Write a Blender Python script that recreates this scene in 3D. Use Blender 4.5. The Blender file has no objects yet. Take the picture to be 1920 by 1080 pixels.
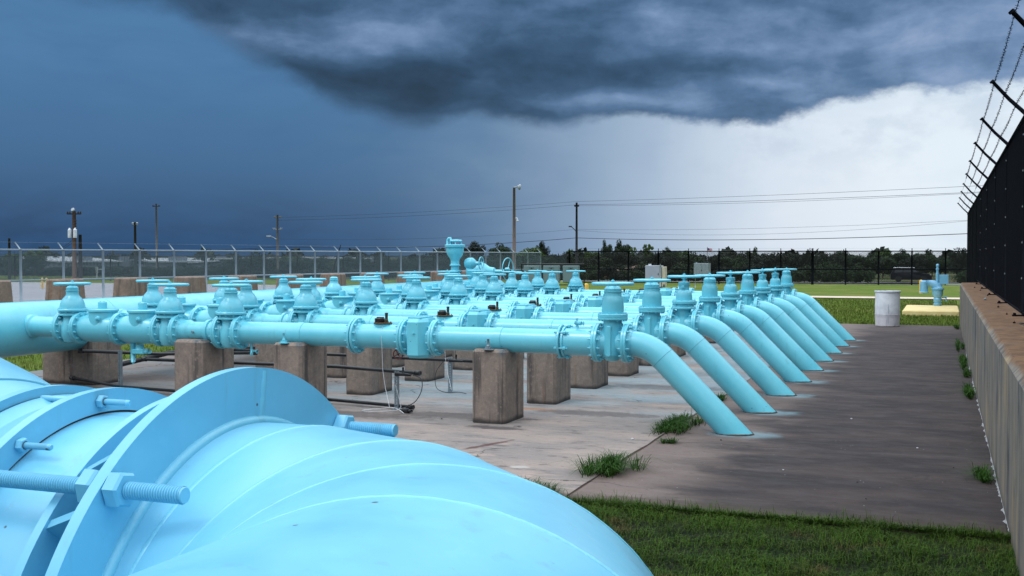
import bpy, math, random
import numpy as np
from mathutils import Vector, Matrix
PI = math.pi
R = math.radians
SC = bpy.context.scene
COL = SC.collection

# ------------------------------------------------------------------ camera
cam_d = bpy.data.cameras.new('camera')
cam = bpy.data.objects.new('camera', cam_d)
COL.objects.link(cam)
cam.location = (0, 0, 1.75)
cam.rotation_euler = (R(90 - 1.6366), 0, R(21.037))
cam_d.sensor_width = 36.0
cam_d.lens = 36.0 * 2100 / 1920
cam_d.clip_start = 0.05
cam_d.clip_end = 5000
SC.camera = cam

# ------------------------------------------------------------------ world: storm sky over a Nishita sky
world = bpy.data.worlds.new('World')
SC.world = world
world.use_nodes = True
SUN_EL, SUN_AZ = 58.0, 215.0     # azimuth clockwise from +Y


class NT:
    """small helper for building node trees"""
    def __init__(s, tree):
        s.t = tree
        s.n = tree.nodes
        s.l = tree.links

    def new(s, typ, **kw):
        nd = s.n.new(typ)
        for k, v in kw.items():
            setattr(nd, k, v)
        return nd

    def put(s, sock, v):
        if v is None:
            return
        if isinstance(v, bpy.types.NodeSocket):
            s.l.new(v, sock)
        else:
            if hasattr(sock, 'default_value'):
                try:
                    sock.default_value = v
                except Exception:
                    sock.default_value = (*v, 1.0)

    def m(s, op, a, b=None, c=None, clamp=False):
        nd = s.new('ShaderNodeMath', operation=op, use_clamp=clamp)
        s.put(nd.inputs[0], a)
        s.put(nd.inputs[1], b)
        s.put(nd.inputs[2], c)
        return nd.outputs[0]

    def rng(s, v, a, b, c=0.0, d=1.0, smooth=True):
        nd = s.new('ShaderNodeMapRange')
        nd.interpolation_type = 'SMOOTHSTEP' if smooth else 'LINEAR'
        nd.clamp = True
        s.put(nd.inputs['Value'], v)
        for i, x in zip((1, 2, 3, 4), (a, b, c, d)):
            s.put(nd.inputs[i], x)
        return nd.outputs[0]

    def mix(s, f, a, b, blend='MIX'):
        nd = s.new('ShaderNodeMix', data_type='RGBA', blend_type=blend)
        s.put(nd.inputs[0], f)
        s.put(nd.inputs[6], a if isinstance(a, bpy.types.NodeSocket) else (*a, 1.0))
        s.put(nd.inputs[7], b if isinstance(b, bpy.types.NodeSocket) else (*b, 1.0))
        return nd.outputs[2]

    def noise(s, vec, scale=5, detail=4, rough=0.55, dist=0.0, dim='3D'):
        nd = s.new('ShaderNodeTexNoise', noise_dimensions=dim)
        s.put(nd.inputs['Vector'], vec)
        nd.inputs['Scale'].default_value = scale
        nd.inputs['Detail'].default_value = detail
        nd.inputs['Roughness'].default_value = rough
        nd.inputs['Distortion'].default_value = dist
        return nd.outputs[0]

    def ramp(s, f, pts, interp='LINEAR'):
        nd = s.new('ShaderNodeValToRGB')
        s.put(nd.inputs[0], f)
        cr = nd.color_ramp
        cr.interpolation = interp
        while len(cr.elements) < len(pts):
            cr.elements.new(0.5)
        for e, (p, c) in zip(cr.elements, pts):
            e.position = p
            e.color = (*c, 1.0) if not isinstance(c, (int, float)) else (c, c, c, 1.0)
        return nd.outputs[0]

    def xyz(s, x, y, z):
        nd = s.new('ShaderNodeCombineXYZ')
        s.put(nd.inputs[0], x); s.put(nd.inputs[1], y); s.put(nd.inputs[2], z)
        return nd.outputs[0]

    def sep(s, v):
        nd = s.new('ShaderNodeSeparateXYZ')
        s.put(nd.inputs[0], v)
        return nd.outputs

    def mapping(s, vec, scale=(1, 1, 1), rot=(0, 0, 0), loc=(0, 0, 0)):
        nd = s.new('ShaderNodeMapping')
        s.put(nd.inputs[0], vec)
        nd.inputs['Scale'].default_value = scale
        nd.inputs['Rotation'].default_value = rot
        nd.inputs['Location'].default_value = loc
        return nd.outputs[0]


def srgb(r, g, b):
    f = lambda c: (c / 255 / 12.92) if c / 255 <= 0.04045 else ((c / 255 + 0.055) / 1.055) ** 2.4
    return (f(r), f(g), f(b))


def build_world():
    w = NT(world.node_tree)
    w.n.clear()
    out = w.new('ShaderNodeOutputWorld')
    bg = w.new('ShaderNodeBackground')
    w.l.new(bg.outputs[0], out.inputs[0])
    bg.inputs[1].default_value = 0.1
    sky = w.new('ShaderNodeTexSky')
    sky.sky_type = 'NISHITA'
    sky.sun_disc = False
    sky.sun_elevation = R(SUN_EL)
    sky.sun_rotation = R(SUN_AZ)
    sky.air_density = 1.5
    sky.dust_density = 2.0
    tc = w.new('ShaderNodeTexCoord')
    x, y, z = w.sep(tc.outputs['Generated'])
    # bearing measured from the storm's centre (north-north-west) and height angle
    c, s_ = math.cos(R(21.0)), math.sin(R(21.0))
    xr = w.m('ADD', w.m('MULTIPLY', x, c), w.m('MULTIPLY', y, s_))
    yr = w.m('ADD', w.m('MULTIPLY', x, -s_), w.m('MULTIPLY', y, c))
    u = w.m('DIVIDE', w.m('ARCTAN2', xr, yr), R(24.6))
    v = w.m('DIVIDE', w.m('ARCSINE', z), R(12.9))
    p = w.xyz(w.m('MULTIPLY', u, 2.1), w.m('MULTIPLY', v, 1.7), 0.0)
    wn = w.new('ShaderNodeTexNoise')
    w.put(wn.inputs['Vector'], p)
    wn.inputs['Scale'].default_value = 1.3
    wn.inputs['Detail'].default_value = 5
    wcol = w.sep(wn.outputs['Color'])
    wx = w.m('SUBTRACT', wcol[0], 0.5)
    wy = w.m('SUBTRACT', wcol[1], 0.5)
    # domain-warped coordinates
    uu = w.m('ADD', u, w.m('MULTIPLY', wx, 0.34))
    vv = w.m('ADD', v, w.m('MULTIPLY', wy, 0.24))
    n_big = w.noise(w.xyz(w.m('MULTIPLY', uu, 1.6), w.m('MULTIPLY', vv, 2.6), 3.1), 1.5, 6, 0.5)
    n_fine = w.noise(w.xyz(w.m('MULTIPLY', uu, 3.2), w.m('MULTIPLY', vv, 5.0), 7.7), 2.2, 6, 0.52)
    n_edge = w.noise(w.xyz(w.m('MULTIPLY', u, 3.0), w.m('MULTIPLY', v, 2.4), 1.7), 2.6, 8, 0.60)

    def blob(cu, cv, su, sv, uvw=(uu, vv)):
        a = w.m('DIVIDE', w.m('SUBTRACT', uvw[0], cu), su)
        b = w.m('DIVIDE', w.m('SUBTRACT', uvw[1], cv), sv)
        d = w.m('ADD', w.m('MULTIPLY', a, a), w.m('MULTIPLY', b, b))
        return w.m('EXPONENT', w.m('MULTIPLY', d, -1.0))
    # height of the cloud base against bearing
    fc = w.new('ShaderNodeFloatCurve')
    w.put(fc.inputs['Value'], w.rng(u, -1.2, 1.2, 0, 1, smooth=False))
    cv = fc.mapping.curves[0]
    pts = [(-1.2, .99), (-1, .97), (-.72, .92), (-.6, .81), (-.5, .72), (-.42, .64), (-.3, .55), (-.2, .50), (-.1, .53), (.05, .51),
           (.2, .54), (.35, .53), (.5, .50), (.62, .55), (.8, .60), (1.0, .62), (1.2, .66)]
    P = [((a + 1.2) / 2.4, b) for a, b in pts]
    while len(cv.points) < len(P):
        cv.points.new(0.5, 0.5)
    for q, (a, b) in zip(cv.points, P):
        q.location = (a, b)
    fc.mapping.update()
    vb = fc.outputs[0]
    dv = w.m('SUBTRACT', v, vb)
    dv = w.m('ADD', dv, w.m('MULTIPLY', w.m('SUBTRACT', n_edge, 0.5), 0.17))
    dv = w.m('ADD', dv, w.m('MULTIPLY', wy, 0.08))
    soft = w.rng(u, -0.6, 0.6, 0.07, 0.030)
    mask = w.rng(w.m('DIVIDE', dv, soft), -0.7, 1.0)
    # air and rain below the base: dark slate on the left, white on the right
    ub = w.m('ADD', u, w.m('MULTIPLY', w.m('SUBTRACT', w.noise(w.xyz(w.m('MULTIPLY', u, 4), w.m('MULTIPLY', v, .7), 0.0), 1.6, 4), .5), 0.08))
    k = lambda a: (a + 1.2) / 2.4
    low = w.ramp(w.rng(ub, -1.2, 1.2, 0, 1, smooth=False), [
        (0.0, srgb(42, 80, 122)), (k(-.75), srgb(46, 86, 128)), (k(-.48), srgb(54, 92, 132)), (k(-.28), srgb(76, 111, 148)),
        (k(-.08), srgb(104, 136, 170)), (k(.12), srgb(134, 160, 190)), (k(.28), srgb(164, 186, 211)), (k(.40), srgb(196, 212, 230)), (k(.52), srgb(222, 233, 246)),
        (k(.75), srgb(232, 243, 253)), (1.0, srgb(228, 242, 253))])
    low = w.mix(w.m('MULTIPLY', w.rng(n_big, .42, .68), w.m('MULTIPLY', w.rng(u, .1, .6), .38)), low, srgb(196, 214, 234))
    low = w.mix(w.m('MULTIPLY', w.rng(n_edge, .45, .65), w.m('MULTIPLY', w.rng(v, .15, .5), w.m('MULTIPLY', w.rng(u, -.3, .2), .22))), low, srgb(150, 172, 202))
    # left part is lighter higher up, darkest near the horizon
    lift = w.m('MULTIPLY', w.rng(v, 0.0, 0.75, smooth=False), w.rng(u, 0.15, -0.5))
    low = w.mix(w.m('MULTIPLY', lift, 0.95), low, srgb(76, 124, 170))
    dk = w.m('MULTIPLY', w.rng(v, 0.40, 0.0), w.rng(u, 0.15, -0.5))
    low = w.mix(w.m('MULTIPLY', dk, 0.6), low, srgb(32, 60, 96))
    low = w.mix(w.m('MULTIPLY', w.m('SUBTRACT', n_fine, .35, clamp=True), w.rng(u, .3, -.3)), low, srgb(60, 104, 152))
    # cloud body
    cb = w.m('ADD', w.m('MULTIPLY', n_big, 0.75), w.m('MULTIPLY', n_fine, 0.34))
    cb = w.m('ADD', cb, w.m('MULTIPLY', blob(-.30, .84, .22, .11), 0.30))
    cb = w.m('ADD', cb, w.m('MULTIPLY', blob(.20, .61, .17, .045), 0.36))
    cb = w.m('ADD', cb, w.m('MULTIPLY', blob(.48, .66, .12, .04), 0.24))
    cb = w.m('ADD', cb, w.m('MULTIPLY', blob(.80, .84, .42, .10), 0.20))
    cb = w.m('SUBTRACT', cb, w.m('MULTIPLY', blob(.02, .72, .28, .12), 0.20))
    cb = w.m('SUBTRACT', cb, w.m('MULTIPLY', blob(-.22, .56, .20, .08), 0.16))
    cb = w.m('SUBTRACT', cb, w.m('MULTIPLY', blob(.5, .74, .5, .05), 0.09))
    cb = w.m('SUBTRACT', cb, w.m('MULTIPLY', blob(-.5, .99, .35, .07), 0.20))
    cb = w.m('SUBTRACT', cb, w.m('MULTIPLY', blob(-.38, .68, .20, .09), 0.26))
    cb = w.m('SUBTRACT', cb, w.m('MULTIPLY', blob(-.48, .92, .24, .07), 0.24))
    cb = w.m('ADD', cb, w.rng(u, 0.0, 1.0, 0.0, 0.10))
    cb = w.m('ADD', cb, w.m('MULTIPLY', w.m('SUBTRACT', n_edge, .5), .45))
    cloud = w.ramp(w.rng(cb, 0.10, 0.95, 0, 1, smooth=False), [
        (0.0, srgb(26, 50, 74)), (0.24, srgb(38, 68, 98)), (0.42, srgb(54, 86, 120)), (0.62, srgb(82, 114, 152)), (0.80, srgb(116, 145, 183)), (1.0, srgb(154, 174, 208))])
    col = w.mix(mask, low, cloud)
    # lighter overcast overhead and behind: outside this storm front
    high = w.rng(v, 1.15, 3.2)
    side = w.rng(w.m('ABSOLUTE', u), 1.35, 2.6)
    over_n = w.noise(tc.outputs['Generated'], 2.4, 6, 0.55)
    over = w.mix(w.rng(over_n, .3, .7), (1.5, 1.68, 1.88), (2.3, 2.45, 2.6))
    rim = w.mix(w.rng(v, 0.8, 4.0), (0.30, 0.37, 0.46), over)
    col = w.mix(side, col, rim)
    col = w.mix(high, col, over)
    col = w.mix(w.rng(z, 0.0, -0.03), col, (0.10, 0.12, 0.10))
    ten = w.mix(1.0, col, (10.0, 10.0, 10.0), 'MULTIPLY')
    fin = w.mix(0.95, sky.outputs[0], ten)
    w.l.new(fin, bg.inputs[0])


build_world()
sun_d = bpy.data.lights.new('sun', 'SUN')
sun_d.energy = 0.8
sun_d.angle = R(14)
sun_d.color = (1.0, 0.96, 0.90)
sun = bpy.data.objects.new('sun', sun_d)
COL.objects.link(sun)
_d = Vector((math.sin(R(SUN_AZ)) * math.cos(R(SUN_EL)), math.cos(R(SUN_AZ)) * math.cos(R(SUN_EL)), math.sin(R(SUN_EL))))
sun.rotation_euler = _d.to_track_quat('Z', 'Y').to_euler()
SC.view_settings.view_transform = 'Standard'
SC.view_settings.look = 'None'
SC.view_settings.exposure = 0.0
SC.view_settings.gamma = 1.0

# ------------------------------------------------------------------ materials
def material(name, rough=0.6, spec=0.5):
    m = bpy.data.materials.new(name)
    m.use_nodes = True
    t = NT(m.node_tree)
    b = m.node_tree.nodes['Principled BSDF']
    b.inputs['Roughness'].default_value = rough
    b.inputs['Specular IOR Level'].default_value = spec
    return m, t, b


def bump(t, b, h, strength=0.3, dist=0.01):
    nd = t.new('ShaderNodeBump')
    nd.inputs['Strength'].default_value = strength
    nd.inputs['Distance'].default_value = dist
    t.put(nd.inputs['Height'], h)
    t.l.new(nd.outputs[0], b.inputs['Normal'])


def obj_co(t):
    return t.new('ShaderNodeTexCoord').outputs['Object']


def geo_co(t):
    return t.new('ShaderNodeNewGeometry').outputs['Position']


def simple(name, c1, c2=None, rough=0.6, scale=6.0, spec=0.5, metal=0.0, bmp=0.0, bscale=60, world=False):
    m, t, b = material(name, rough, spec)
    co = geo_co(t) if world else obj_co(t)
    c2 = c2 or tuple(c * 0.8 for c in c1)
    n = t.noise(co, scale, 5, 0.6)
    t.put(b.inputs['Base Color'], t.mix(t.rng(n, .3, .7), c1, c2))
    b.inputs['Metallic'].default_value = metal
    if bmp:
        bump(t, b, t.noise(co, bscale, 4, 0.6), bmp, 0.005)
    return m


def mat_paint(name, base, dark, chips=True, rough=0.42, orange=0.08):
    m, t, b = material(name, rough, 0.45)
    co = geo_co(t)
    n = t.noise(co, 2.2, 5, 0.6)
    n2 = t.noise(co, 14, 5, 0.65)
    col = t.mix(t.rng(n, .35, .7), base, dark)
    col = t.mix(t.m('MULTIPLY', t.rng(n2, .55, .8), .22), col, tuple(min(1, c * 1.25 + .03) for c in base))
    oi = t.new('ShaderNodeObjectInfo').outputs['Random']
    col = t.mix(t.m('MULTIPLY', oi, .22), col, tuple(c * .72 + .02 for c in base))
    gr = t.noise(t.mapping(co, (9, 9, 1.3)), 1.8, 5, .6)
    col = t.mix(t.m('MULTIPLY', t.rng(gr, .58, .72), .20), col, (.11, .19, .19))
    if chips:
        vz = t.new('ShaderNodeTexVoronoi', feature='DISTANCE_TO_EDGE')
        v2 = t.new('ShaderNodeTexVoronoi')
        t.put(v2.inputs['Vector'], co)
        v2.inputs['Scale'].default_value = 9
        sp = t.m('MULTIPLY', t.rng(v2.outputs['Distance'], .055, .035), t.rng(t.noise(co, 5, 2), .45, .50))
        col = t.mix(sp, col, (.05, .07, .08))
        t.n.remove(vz)
    t.put(b.inputs['Base Color'], col)
    b.inputs['Coat Weight'].default_value = .22 if name == 'aqua_paint_main' else .5
    b.inputs['Coat Roughness'].default_value = .22
    t.put(b.inputs['Roughness'], t.rng(t.noise(co, 5, 4), .3, .7, rough - .07, rough + .12))
    bump(t, b, t.m('ADD', t.m('MULTIPLY', t.noise(co, 160, 3, .6), .4), t.noise(co, 12, 4, .5)), orange, 0.004)
    return m


M = {}
M['aqua'] = mat_paint('aqua_paint', (.145, .60, .74), (.11, .53, .68), rough=.36)
M['aqua_big'] = mat_paint('aqua_paint_main', (.168, .525, .735), (.13, .465, .68), rough=.40)
M['seam'] = mat_paint('aqua_weld_bead', (.175, .56, .735), (.14, .50, .68), False, .5, .6)
M['seam_small'] = mat_paint('dark_seam', (.05, .30, .42), (.08, .38, .52), False, .5, .3)
M['rust'] = simple('rusty_rubber', (.035, .02, .015), (.10, .035, .015), .8, 20)
M['black'] = simple('black_coated_steel', (.004, .005, .007), (.007, .008, .012), .9, 8, spec=.04)
M['pvc'] = simple('black_plastic_pipe', (.010, .011, .014), (.022, .024, .028), .4, 10)
M['galv'] = simple('galvanized_steel', (.30, .36, .40), (.20, .25, .29), .45, 12, metal=.5)
M['fencepost'] = simple('galvanized_fence_pipe', (.25, .33, .38), (.20, .27, .32), .5, 3)
M['bronze'] = simple('weathered_bronze', (.10, .075, .035), (.05, .035, .02), .5, 30, metal=.4, bmp=.3)
M['register'] = simple('black_register', (.006, .006, .006), (.015, .013, .012), .35, 20)
M['white'] = simple('white_metal', (.62, .66, .70), (.5, .54, .58), .5, 6)
M['cabgrey'] = simple('grey_cabinet_paint', (.36, .40, .48), (.30, .34, .41), .45, 4)
M['cabteal'] = simple('grey_green_cabinet_paint', (.16, .24, .25), (.13, .20, .21), .45, 4)
M['beige'] = simple('beige_paint', (.55, .52, .40), (.45, .42, .32), .6, 5)
M['yellow'] = simple('yellow_paint', (.72, .46, .07), (.60, .36, .05), .6, 5)
M['paleyellow'] = simple('faded_yellow_concrete', (.78, .66, .34), (.70, .55, .24), .75, 3)
M['bluepaint'] = mat_paint('sky_blue_paint', (.17, .45, .70), (.14, .40, .64), False)
M['red'] = simple('dull_red_paint', (.12, .02, .02), (.06, .015, .015), .5, 10)
M['wood'] = simple('weathered_pole_wood', (.13, .075, .055), (.08, .05, .04), .85, 10, bmp=.3)
M['poleconc'] = simple('grey_pole', (.17, .12, .10), (.12, .09, .08), .8, 8)
M['polepale'] = simple('pale_pole_wood', (.16, .15, .14), (.12, .11, .10), .8, 8)
M['darkpole'] = simple('dark_creosote_wood', (.012, .012, .016), (.02, .018, .02), .8, 8)
M['carblack'] = simple('black_car_paint', (.002, .003, .008), (.003, .004, .009), .4, 3, spec=.25)
M['glass'] = simple('dark_glass', (.01, .015, .02), (.015, .02, .025), .08, 3, spec=.8)
M['tyre'] = simple('tyre_rubber', (.008, .008, .008), (.012, .012, .012), .8, 10)
M['roofw'] = simple('white_metal_roof', (.62, .68, .74), (.55, .6, .66), .5, .1)
M['wallw'] = simple('grey_metal_wall', (.28, .33, .40), (.24, .28, .34), .6, .1)
M['lens'] = simple('lamp_lens', (.32, .38, .42), (.26, .30, .34), .15, 5)
M['bark'] = simple('bark', (.05, .04, .03), (.03, .025, .02), .9, 6, bmp=.5)


def mat_concrete(name, c1, c2, dark, streak=True):
    m, t, b = material(name, .85, .3)
    co = obj_co(t)
    n = t.noise(co, 3.0, 6, .65)
    col = t.mix(t.rng(n, .3, .7), c1, c2)
    if streak:
        st = t.noise(t.mapping(geo_co(t), (7, 7, .5)), 1.6, 4, .55)
        col = t.mix(t.m('MULTIPLY', t.rng(st, .52, .68), .75), col, dark)
        rs = t.noise(t.mapping(geo_co(t), (5, 5, .35), loc=(3, 7, 1)), 1.5, 3, .5)
        col = t.mix(t.m('MULTIPLY', t.rng(rs, .60, .70), .45), col, (.19, .10, .045))
    mid = t.noise(geo_co(t), 24, 8, .75)
    col = t.mix(t.m('MULTIPLY', t.rng(mid, .48, .66), .5), col, tuple(c * .45 for c in c1))
    col = t.mix(t.m('MULTIPLY', t.rng(mid, .46, .34), .4), col, tuple(min(1, c * 1.5) for c in c1))
    fine = t.noise(co, 90, 4, .7)
    col = t.mix(t.m('MULTIPLY', t.rng(fine, .5, .75), .35), col, dark)
    if streak:
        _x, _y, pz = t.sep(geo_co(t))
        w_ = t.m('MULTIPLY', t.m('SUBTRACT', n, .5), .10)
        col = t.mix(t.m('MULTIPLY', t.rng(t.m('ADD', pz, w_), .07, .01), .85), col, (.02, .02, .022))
        if name == 'pier_concrete':
            sp = t.m('MULTIPLY', t.rng(t.m('ADD', pz, t.m('MULTIPLY', w_, 4)), .60, .80), t.rng(t.noise(t.mapping(geo_co(t), (2.2, 2.2, 2)), 1.4, 3), .50, .62))
            col = t.mix(t.m('MULTIPLY', sp, .7), col, (.05, .10, .13))
    t.put(b.inputs['Base Color'], col)
    bump(t, b, t.m('ADD', fine, t.m('MULTIPLY', n, 2)), .35, .006)
    return m


M['pier'] = mat_concrete('pier_concrete', (.27, .215, .18), (.185, .155, .138), (.040, .040, .045))
M['pier_rear'] = mat_concrete('rear_pier_concrete', (.27, .205, .17), (.19, .145, .125), (.09, .075, .07))
M['kerb'] = mat_concrete('kerb_concrete', (.42, .42, .40), (.34, .34, .33), (.2, .2, .2), False)
M['pathc'] = mat_concrete('path_concrete', (.62, .52, .42), (.52, .44, .36), (.35, .3, .25), False)


def mat_wall():
    m, t, b = material('wall_concrete', .85, .3)
    g = geo_co(t)
    px, py, pz = t.sep(g)
    n = t.noise(g, 2.5, 6, .65)
    col = t.mix(t.rng(n, .3, .7), (.235, .212, .18), (.155, .145, .128))
    st = t.noise(t.xyz(0.0, t.m('MULTIPLY', py, 1.5), t.m('MULTIPLY', pz, .30)), 1.7, 8, .74)
    col = t.mix(t.m('MULTIPLY', t.rng(st, .47, .60), .9), col, (.045, .05, .062))
    brk = t.rng(t.noise(g, 1.1, 4, .6), .38, .58)
    col = t.mix(t.m('MULTIPLY', brk, .45), col, (.20, .18, .155))
    s2 = t.noise(t.xyz(3.0, t.m('MULTIPLY', py, 1.8), t.m('MULTIPLY', pz, .3)), 1.9, 5, .6)
    col = t.mix(t.m('MULTIPLY', t.rng(s2, .52, .64), t.m('MULTIPLY', brk, .6)), col, (.42, .30, .14))
    topm = t.rng(t.m('ADD', pz, t.m('MULTIPLY', t.m('SUBTRACT', n, .5), .10)), 1.035, 1.075)
    tc_ = t.mix(t.rng(t.noise(g, 9, 5, .65), .35, .65), (.22, .125, .065), (.11, .065, .04))
    col = t.mix(topm, col, tc_)
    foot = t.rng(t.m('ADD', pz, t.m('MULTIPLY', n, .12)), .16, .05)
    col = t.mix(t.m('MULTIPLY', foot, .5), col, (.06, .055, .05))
    t.put(b.inputs['Base Color'], col)
    bump(t, b, t.m('ADD', t.noise(g, 70, 4, .7), t.m('MULTIPLY', n, 3)), .4, .008)
    return m


M['wall'] = mat_wall()


def mat_slab(kind):
    m, t, b = material('slab_' + kind, .8, .35)
    g = geo_co(t)
    px, py, pz = t.sep(g)
    st = t.mapping(g, (.6, 1.3, 1))
    n1 = t.noise(st, 1.6, 7, .62, .4)
    n2 = t.noise(st, 4.6, 6, .68, .2)
    fine = t.noise(g, 75, 4, .7)
    if kind == 'left':
        col = t.mix(t.rng(n1, .36, .62), (.29, .238, .212), (.205, .182, .172))
        col = t.mix(t.m('MULTIPLY', t.rng(n2, .54, .70), .85), col, (.075, .065, .07))
        # pale blue overspray around the pipe rows
        bl = t.m('MULTIPLY', t.rng(py, 11.2, 13.0), t.rng(t.noise(t.mapping(g, (.5, 1.0, 1), loc=(5, 2, 0)), 1.3, 4, .55), .36, .56))
        col = t.mix(t.m('MULTIPLY', bl, .7), col, (.23, .31, .35))
        pale = t.rng(t.noise(t.mapping(g, (.7, 2.2, 1), loc=(9, 1, 0)), 1.8, 5, .6), .58, .70)
        col = t.mix(t.m('MULTIPLY', pale, .55), col, (.42, .32, .265))
        def spot(cx, cy, rx_, ry_, colr, amt, ang=0.0, hard=.6):
            nonlocal col
            wv = t.m('MULTIPLY', t.m('SUBTRACT', t.noise(g, 7, 5, .7), .5), 1.6)
            ax_ = t.m('SUBTRACT', px, cx); ay_ = t.m('SUBTRACT', py, cy)
            c_, s__ = math.cos(ang), math.sin(ang)
            u_ = t.m('DIVIDE', t.m('ADD', t.m('MULTIPLY', ax_, c_), t.m('MULTIPLY', ay_, s__)), rx_)
            v_ = t.m('DIVIDE', t.m('SUBTRACT', t.m('MULTIPLY', ay_, c_), t.m('MULTIPLY', ax_, s__)), ry_)
            d_ = t.m('ADD', t.m('SQRT', t.m('ADD', t.m('MULTIPLY', u_, u_), t.m('MULTIPLY', v_, v_))), wv)
            col = t.mix(t.m('MULTIPLY', t.rng(d_, 1.1, hard), amt), col, colr)
        spot(-3.93, 9.55, .05, .38, (.075, .025, .022), .85, -.35)
        spot(-3.27, 8.65, .10, .07, (.40, .385, .365), .7)
        spot(-4.25, 10.55, .35, .12, (.05, .042, .045), .8)
        spot(-3.55, 11.9, .8, .22, (.07, .06, .062), .7)
        spot(-3.4, 14.6, .9, .3, (.08, .075, .08), .6)
        spot(-4.9, 11.2, .9, .25, (.06, .052, .055), .7)
        spot(-6.2, 10.9, 1.2, .25, (.075, .06, .058), .75)
        spot(-4.4, 12.0, .35, .10, (.30, .12, .035), .6)
        far = t.rng(px, -7.0, -9.5)
        col = t.mix(t.m('MULTIPLY', far, .55), col, (.10, .075, .065))
    else:
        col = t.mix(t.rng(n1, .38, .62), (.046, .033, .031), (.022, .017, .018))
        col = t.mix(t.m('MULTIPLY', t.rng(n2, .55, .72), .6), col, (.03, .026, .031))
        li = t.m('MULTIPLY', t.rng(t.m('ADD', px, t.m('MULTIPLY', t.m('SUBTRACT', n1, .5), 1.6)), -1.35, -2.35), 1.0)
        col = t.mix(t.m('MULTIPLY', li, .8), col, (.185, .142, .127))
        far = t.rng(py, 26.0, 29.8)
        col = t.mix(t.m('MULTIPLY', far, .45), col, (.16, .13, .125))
        pl = t.rng(t.noise(t.mapping(g, (.8, 2.4, 1), loc=(2, 8, 0)), 2.0, 5, .6), .60, .74)
        col = t.mix(t.m('MULTIPLY', pl, .15), col, (.12, .10, .098))
        # paint overspray where each pipe dives into the slab (nine footings, 1.646 m apart)
        q = t.m('SUBTRACT', t.m('MODULO', t.m('ADD', t.m('SUBTRACT', py, 11.03), .823), 1.646), .823)
        wob = t.m('MULTIPLY', t.m('SUBTRACT', t.noise(g, 5, 4, .6), .5), .35)
        rx = t.m('DIVIDE', t.m('ADD', t.m('ADD', px, 1.80), wob), .40)
        ry = t.m('DIVIDE', t.m('ADD', q, wob), .27)
        rr = t.m('SQRT', t.m('ADD', t.m('MULTIPLY', rx, rx), t.m('MULTIPLY', ry, ry)))
        yy = t.m('MULTIPLY', t.rng(py, 10.2, 10.3), t.rng(py, 25.0, 24.9))
        ov = t.m('MULTIPLY', t.m('MULTIPLY', t.rng(rr, 1.1, .40), yy), .42)
        col = t.mix(ov, col, (.22, .40, .47))
    mid = t.noise(t.mapping(g, (.8, 1.2, 1)), 15, 10, .78)
    hi, lo = ((.44, .35, .30), (.10, .085, .085)) if kind == 'left' else ((.10, .078, .075), (.008, .007, .008))
    col = t.mix(t.m('MULTIPLY', t.rng(mid, .52, .68), .55), col, lo)
    col = t.mix(t.m('MULTIPLY', t.rng(mid, .45, .33), .40), col, hi)
    warp = t.new('ShaderNodeVectorMath', operation='ADD')
    t.put(warp.inputs[0], g)
    wn_ = t.new('ShaderNodeTexNoise'); t.put(wn_.inputs['Vector'], g); wn_.inputs['Scale'].default_value = 1.7; wn_.inputs['Detail'].default_value = 6
    t.put(warp.inputs[1], wn_.outputs['Color'])
    cr = t.new('ShaderNodeTexVoronoi', feature='DISTANCE_TO_EDGE')
    t.put(cr.inputs['Vector'], warp.outputs[0]); cr.inputs['Scale'].default_value = .42
    ck = t.m('MULTIPLY', t.rng(cr.outputs['Distance'], .006, .002), t.rng(t.noise(g, .8, 3), .50, .56))
    col = t.mix(t.m('MULTIPLY', ck, .8), col, (.02, .016, .016))
    if kind == 'right':
        for yl in (10.35, 12.55, 14.6, 17.9, 22.3):
            dl = t.m('ABSOLUTE', t.m('ADD', t.m('SUBTRACT', py, yl), t.m('MULTIPLY', t.m('SUBTRACT', t.noise(g, 1.4, 6, .6), .5), .30)))
            col = t.mix(t.m('MULTIPLY', t.rng(dl, .016, .006), t.m('MULTIPLY', t.rng(t.noise(g, 1.1, 2), .40, .52), .8)), col, (.012, .010, .011))
            col = t.mix(t.m('MULTIPLY', t.rng(dl, .14, .02), t.m('MULTIPLY', t.rng(t.noise(g, .9, 2), .42, .6), .14)), col, (.12, .10, .098))
    col = t.mix(t.m('MULTIPLY', t.rng(fine, .52, .75), .4), col, (.05, .045, .045) if kind == 'left' else (.014, .012, .013))
    dirt = t.rng(t.m('ADD', py, t.m('MULTIPLY', t.m('SUBTRACT', t.noise(g, 4, 6, .7), .5), .5)), 7.95, 7.68)
    col = t.mix(t.m('MULTIPLY', dirt, .75), col, (.040, .028, .018))
    vz = t.new('ShaderNodeTexVoronoi')
    t.put(vz.inputs['Vector'], g)
    vz.inputs['Scale'].default_value = 13
    grit = t.m('MULTIPLY', t.rng(vz.outputs['Distance'], .075, .05), t.rng(t.noise(g, 5, 2), .50, .54))
    col = t.mix(grit, col, t.mix(t.rng(t.noise(g, 31, 1), .45, .5), (.42, .42, .42), (.02, .02, .02)))
    t.put(b.inputs['Base Color'], col)
    t.put(b.inputs['Roughness'], t.rng(n2, .3, .7, .7, .9))
    bump(t, b, t.m('ADD', fine, t.m('MULTIPLY', n2, 1.5)), .3, .004)
    return m


M['slab_left'] = mat_slab('left')
M['slab_right'] = mat_slab('right')


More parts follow.
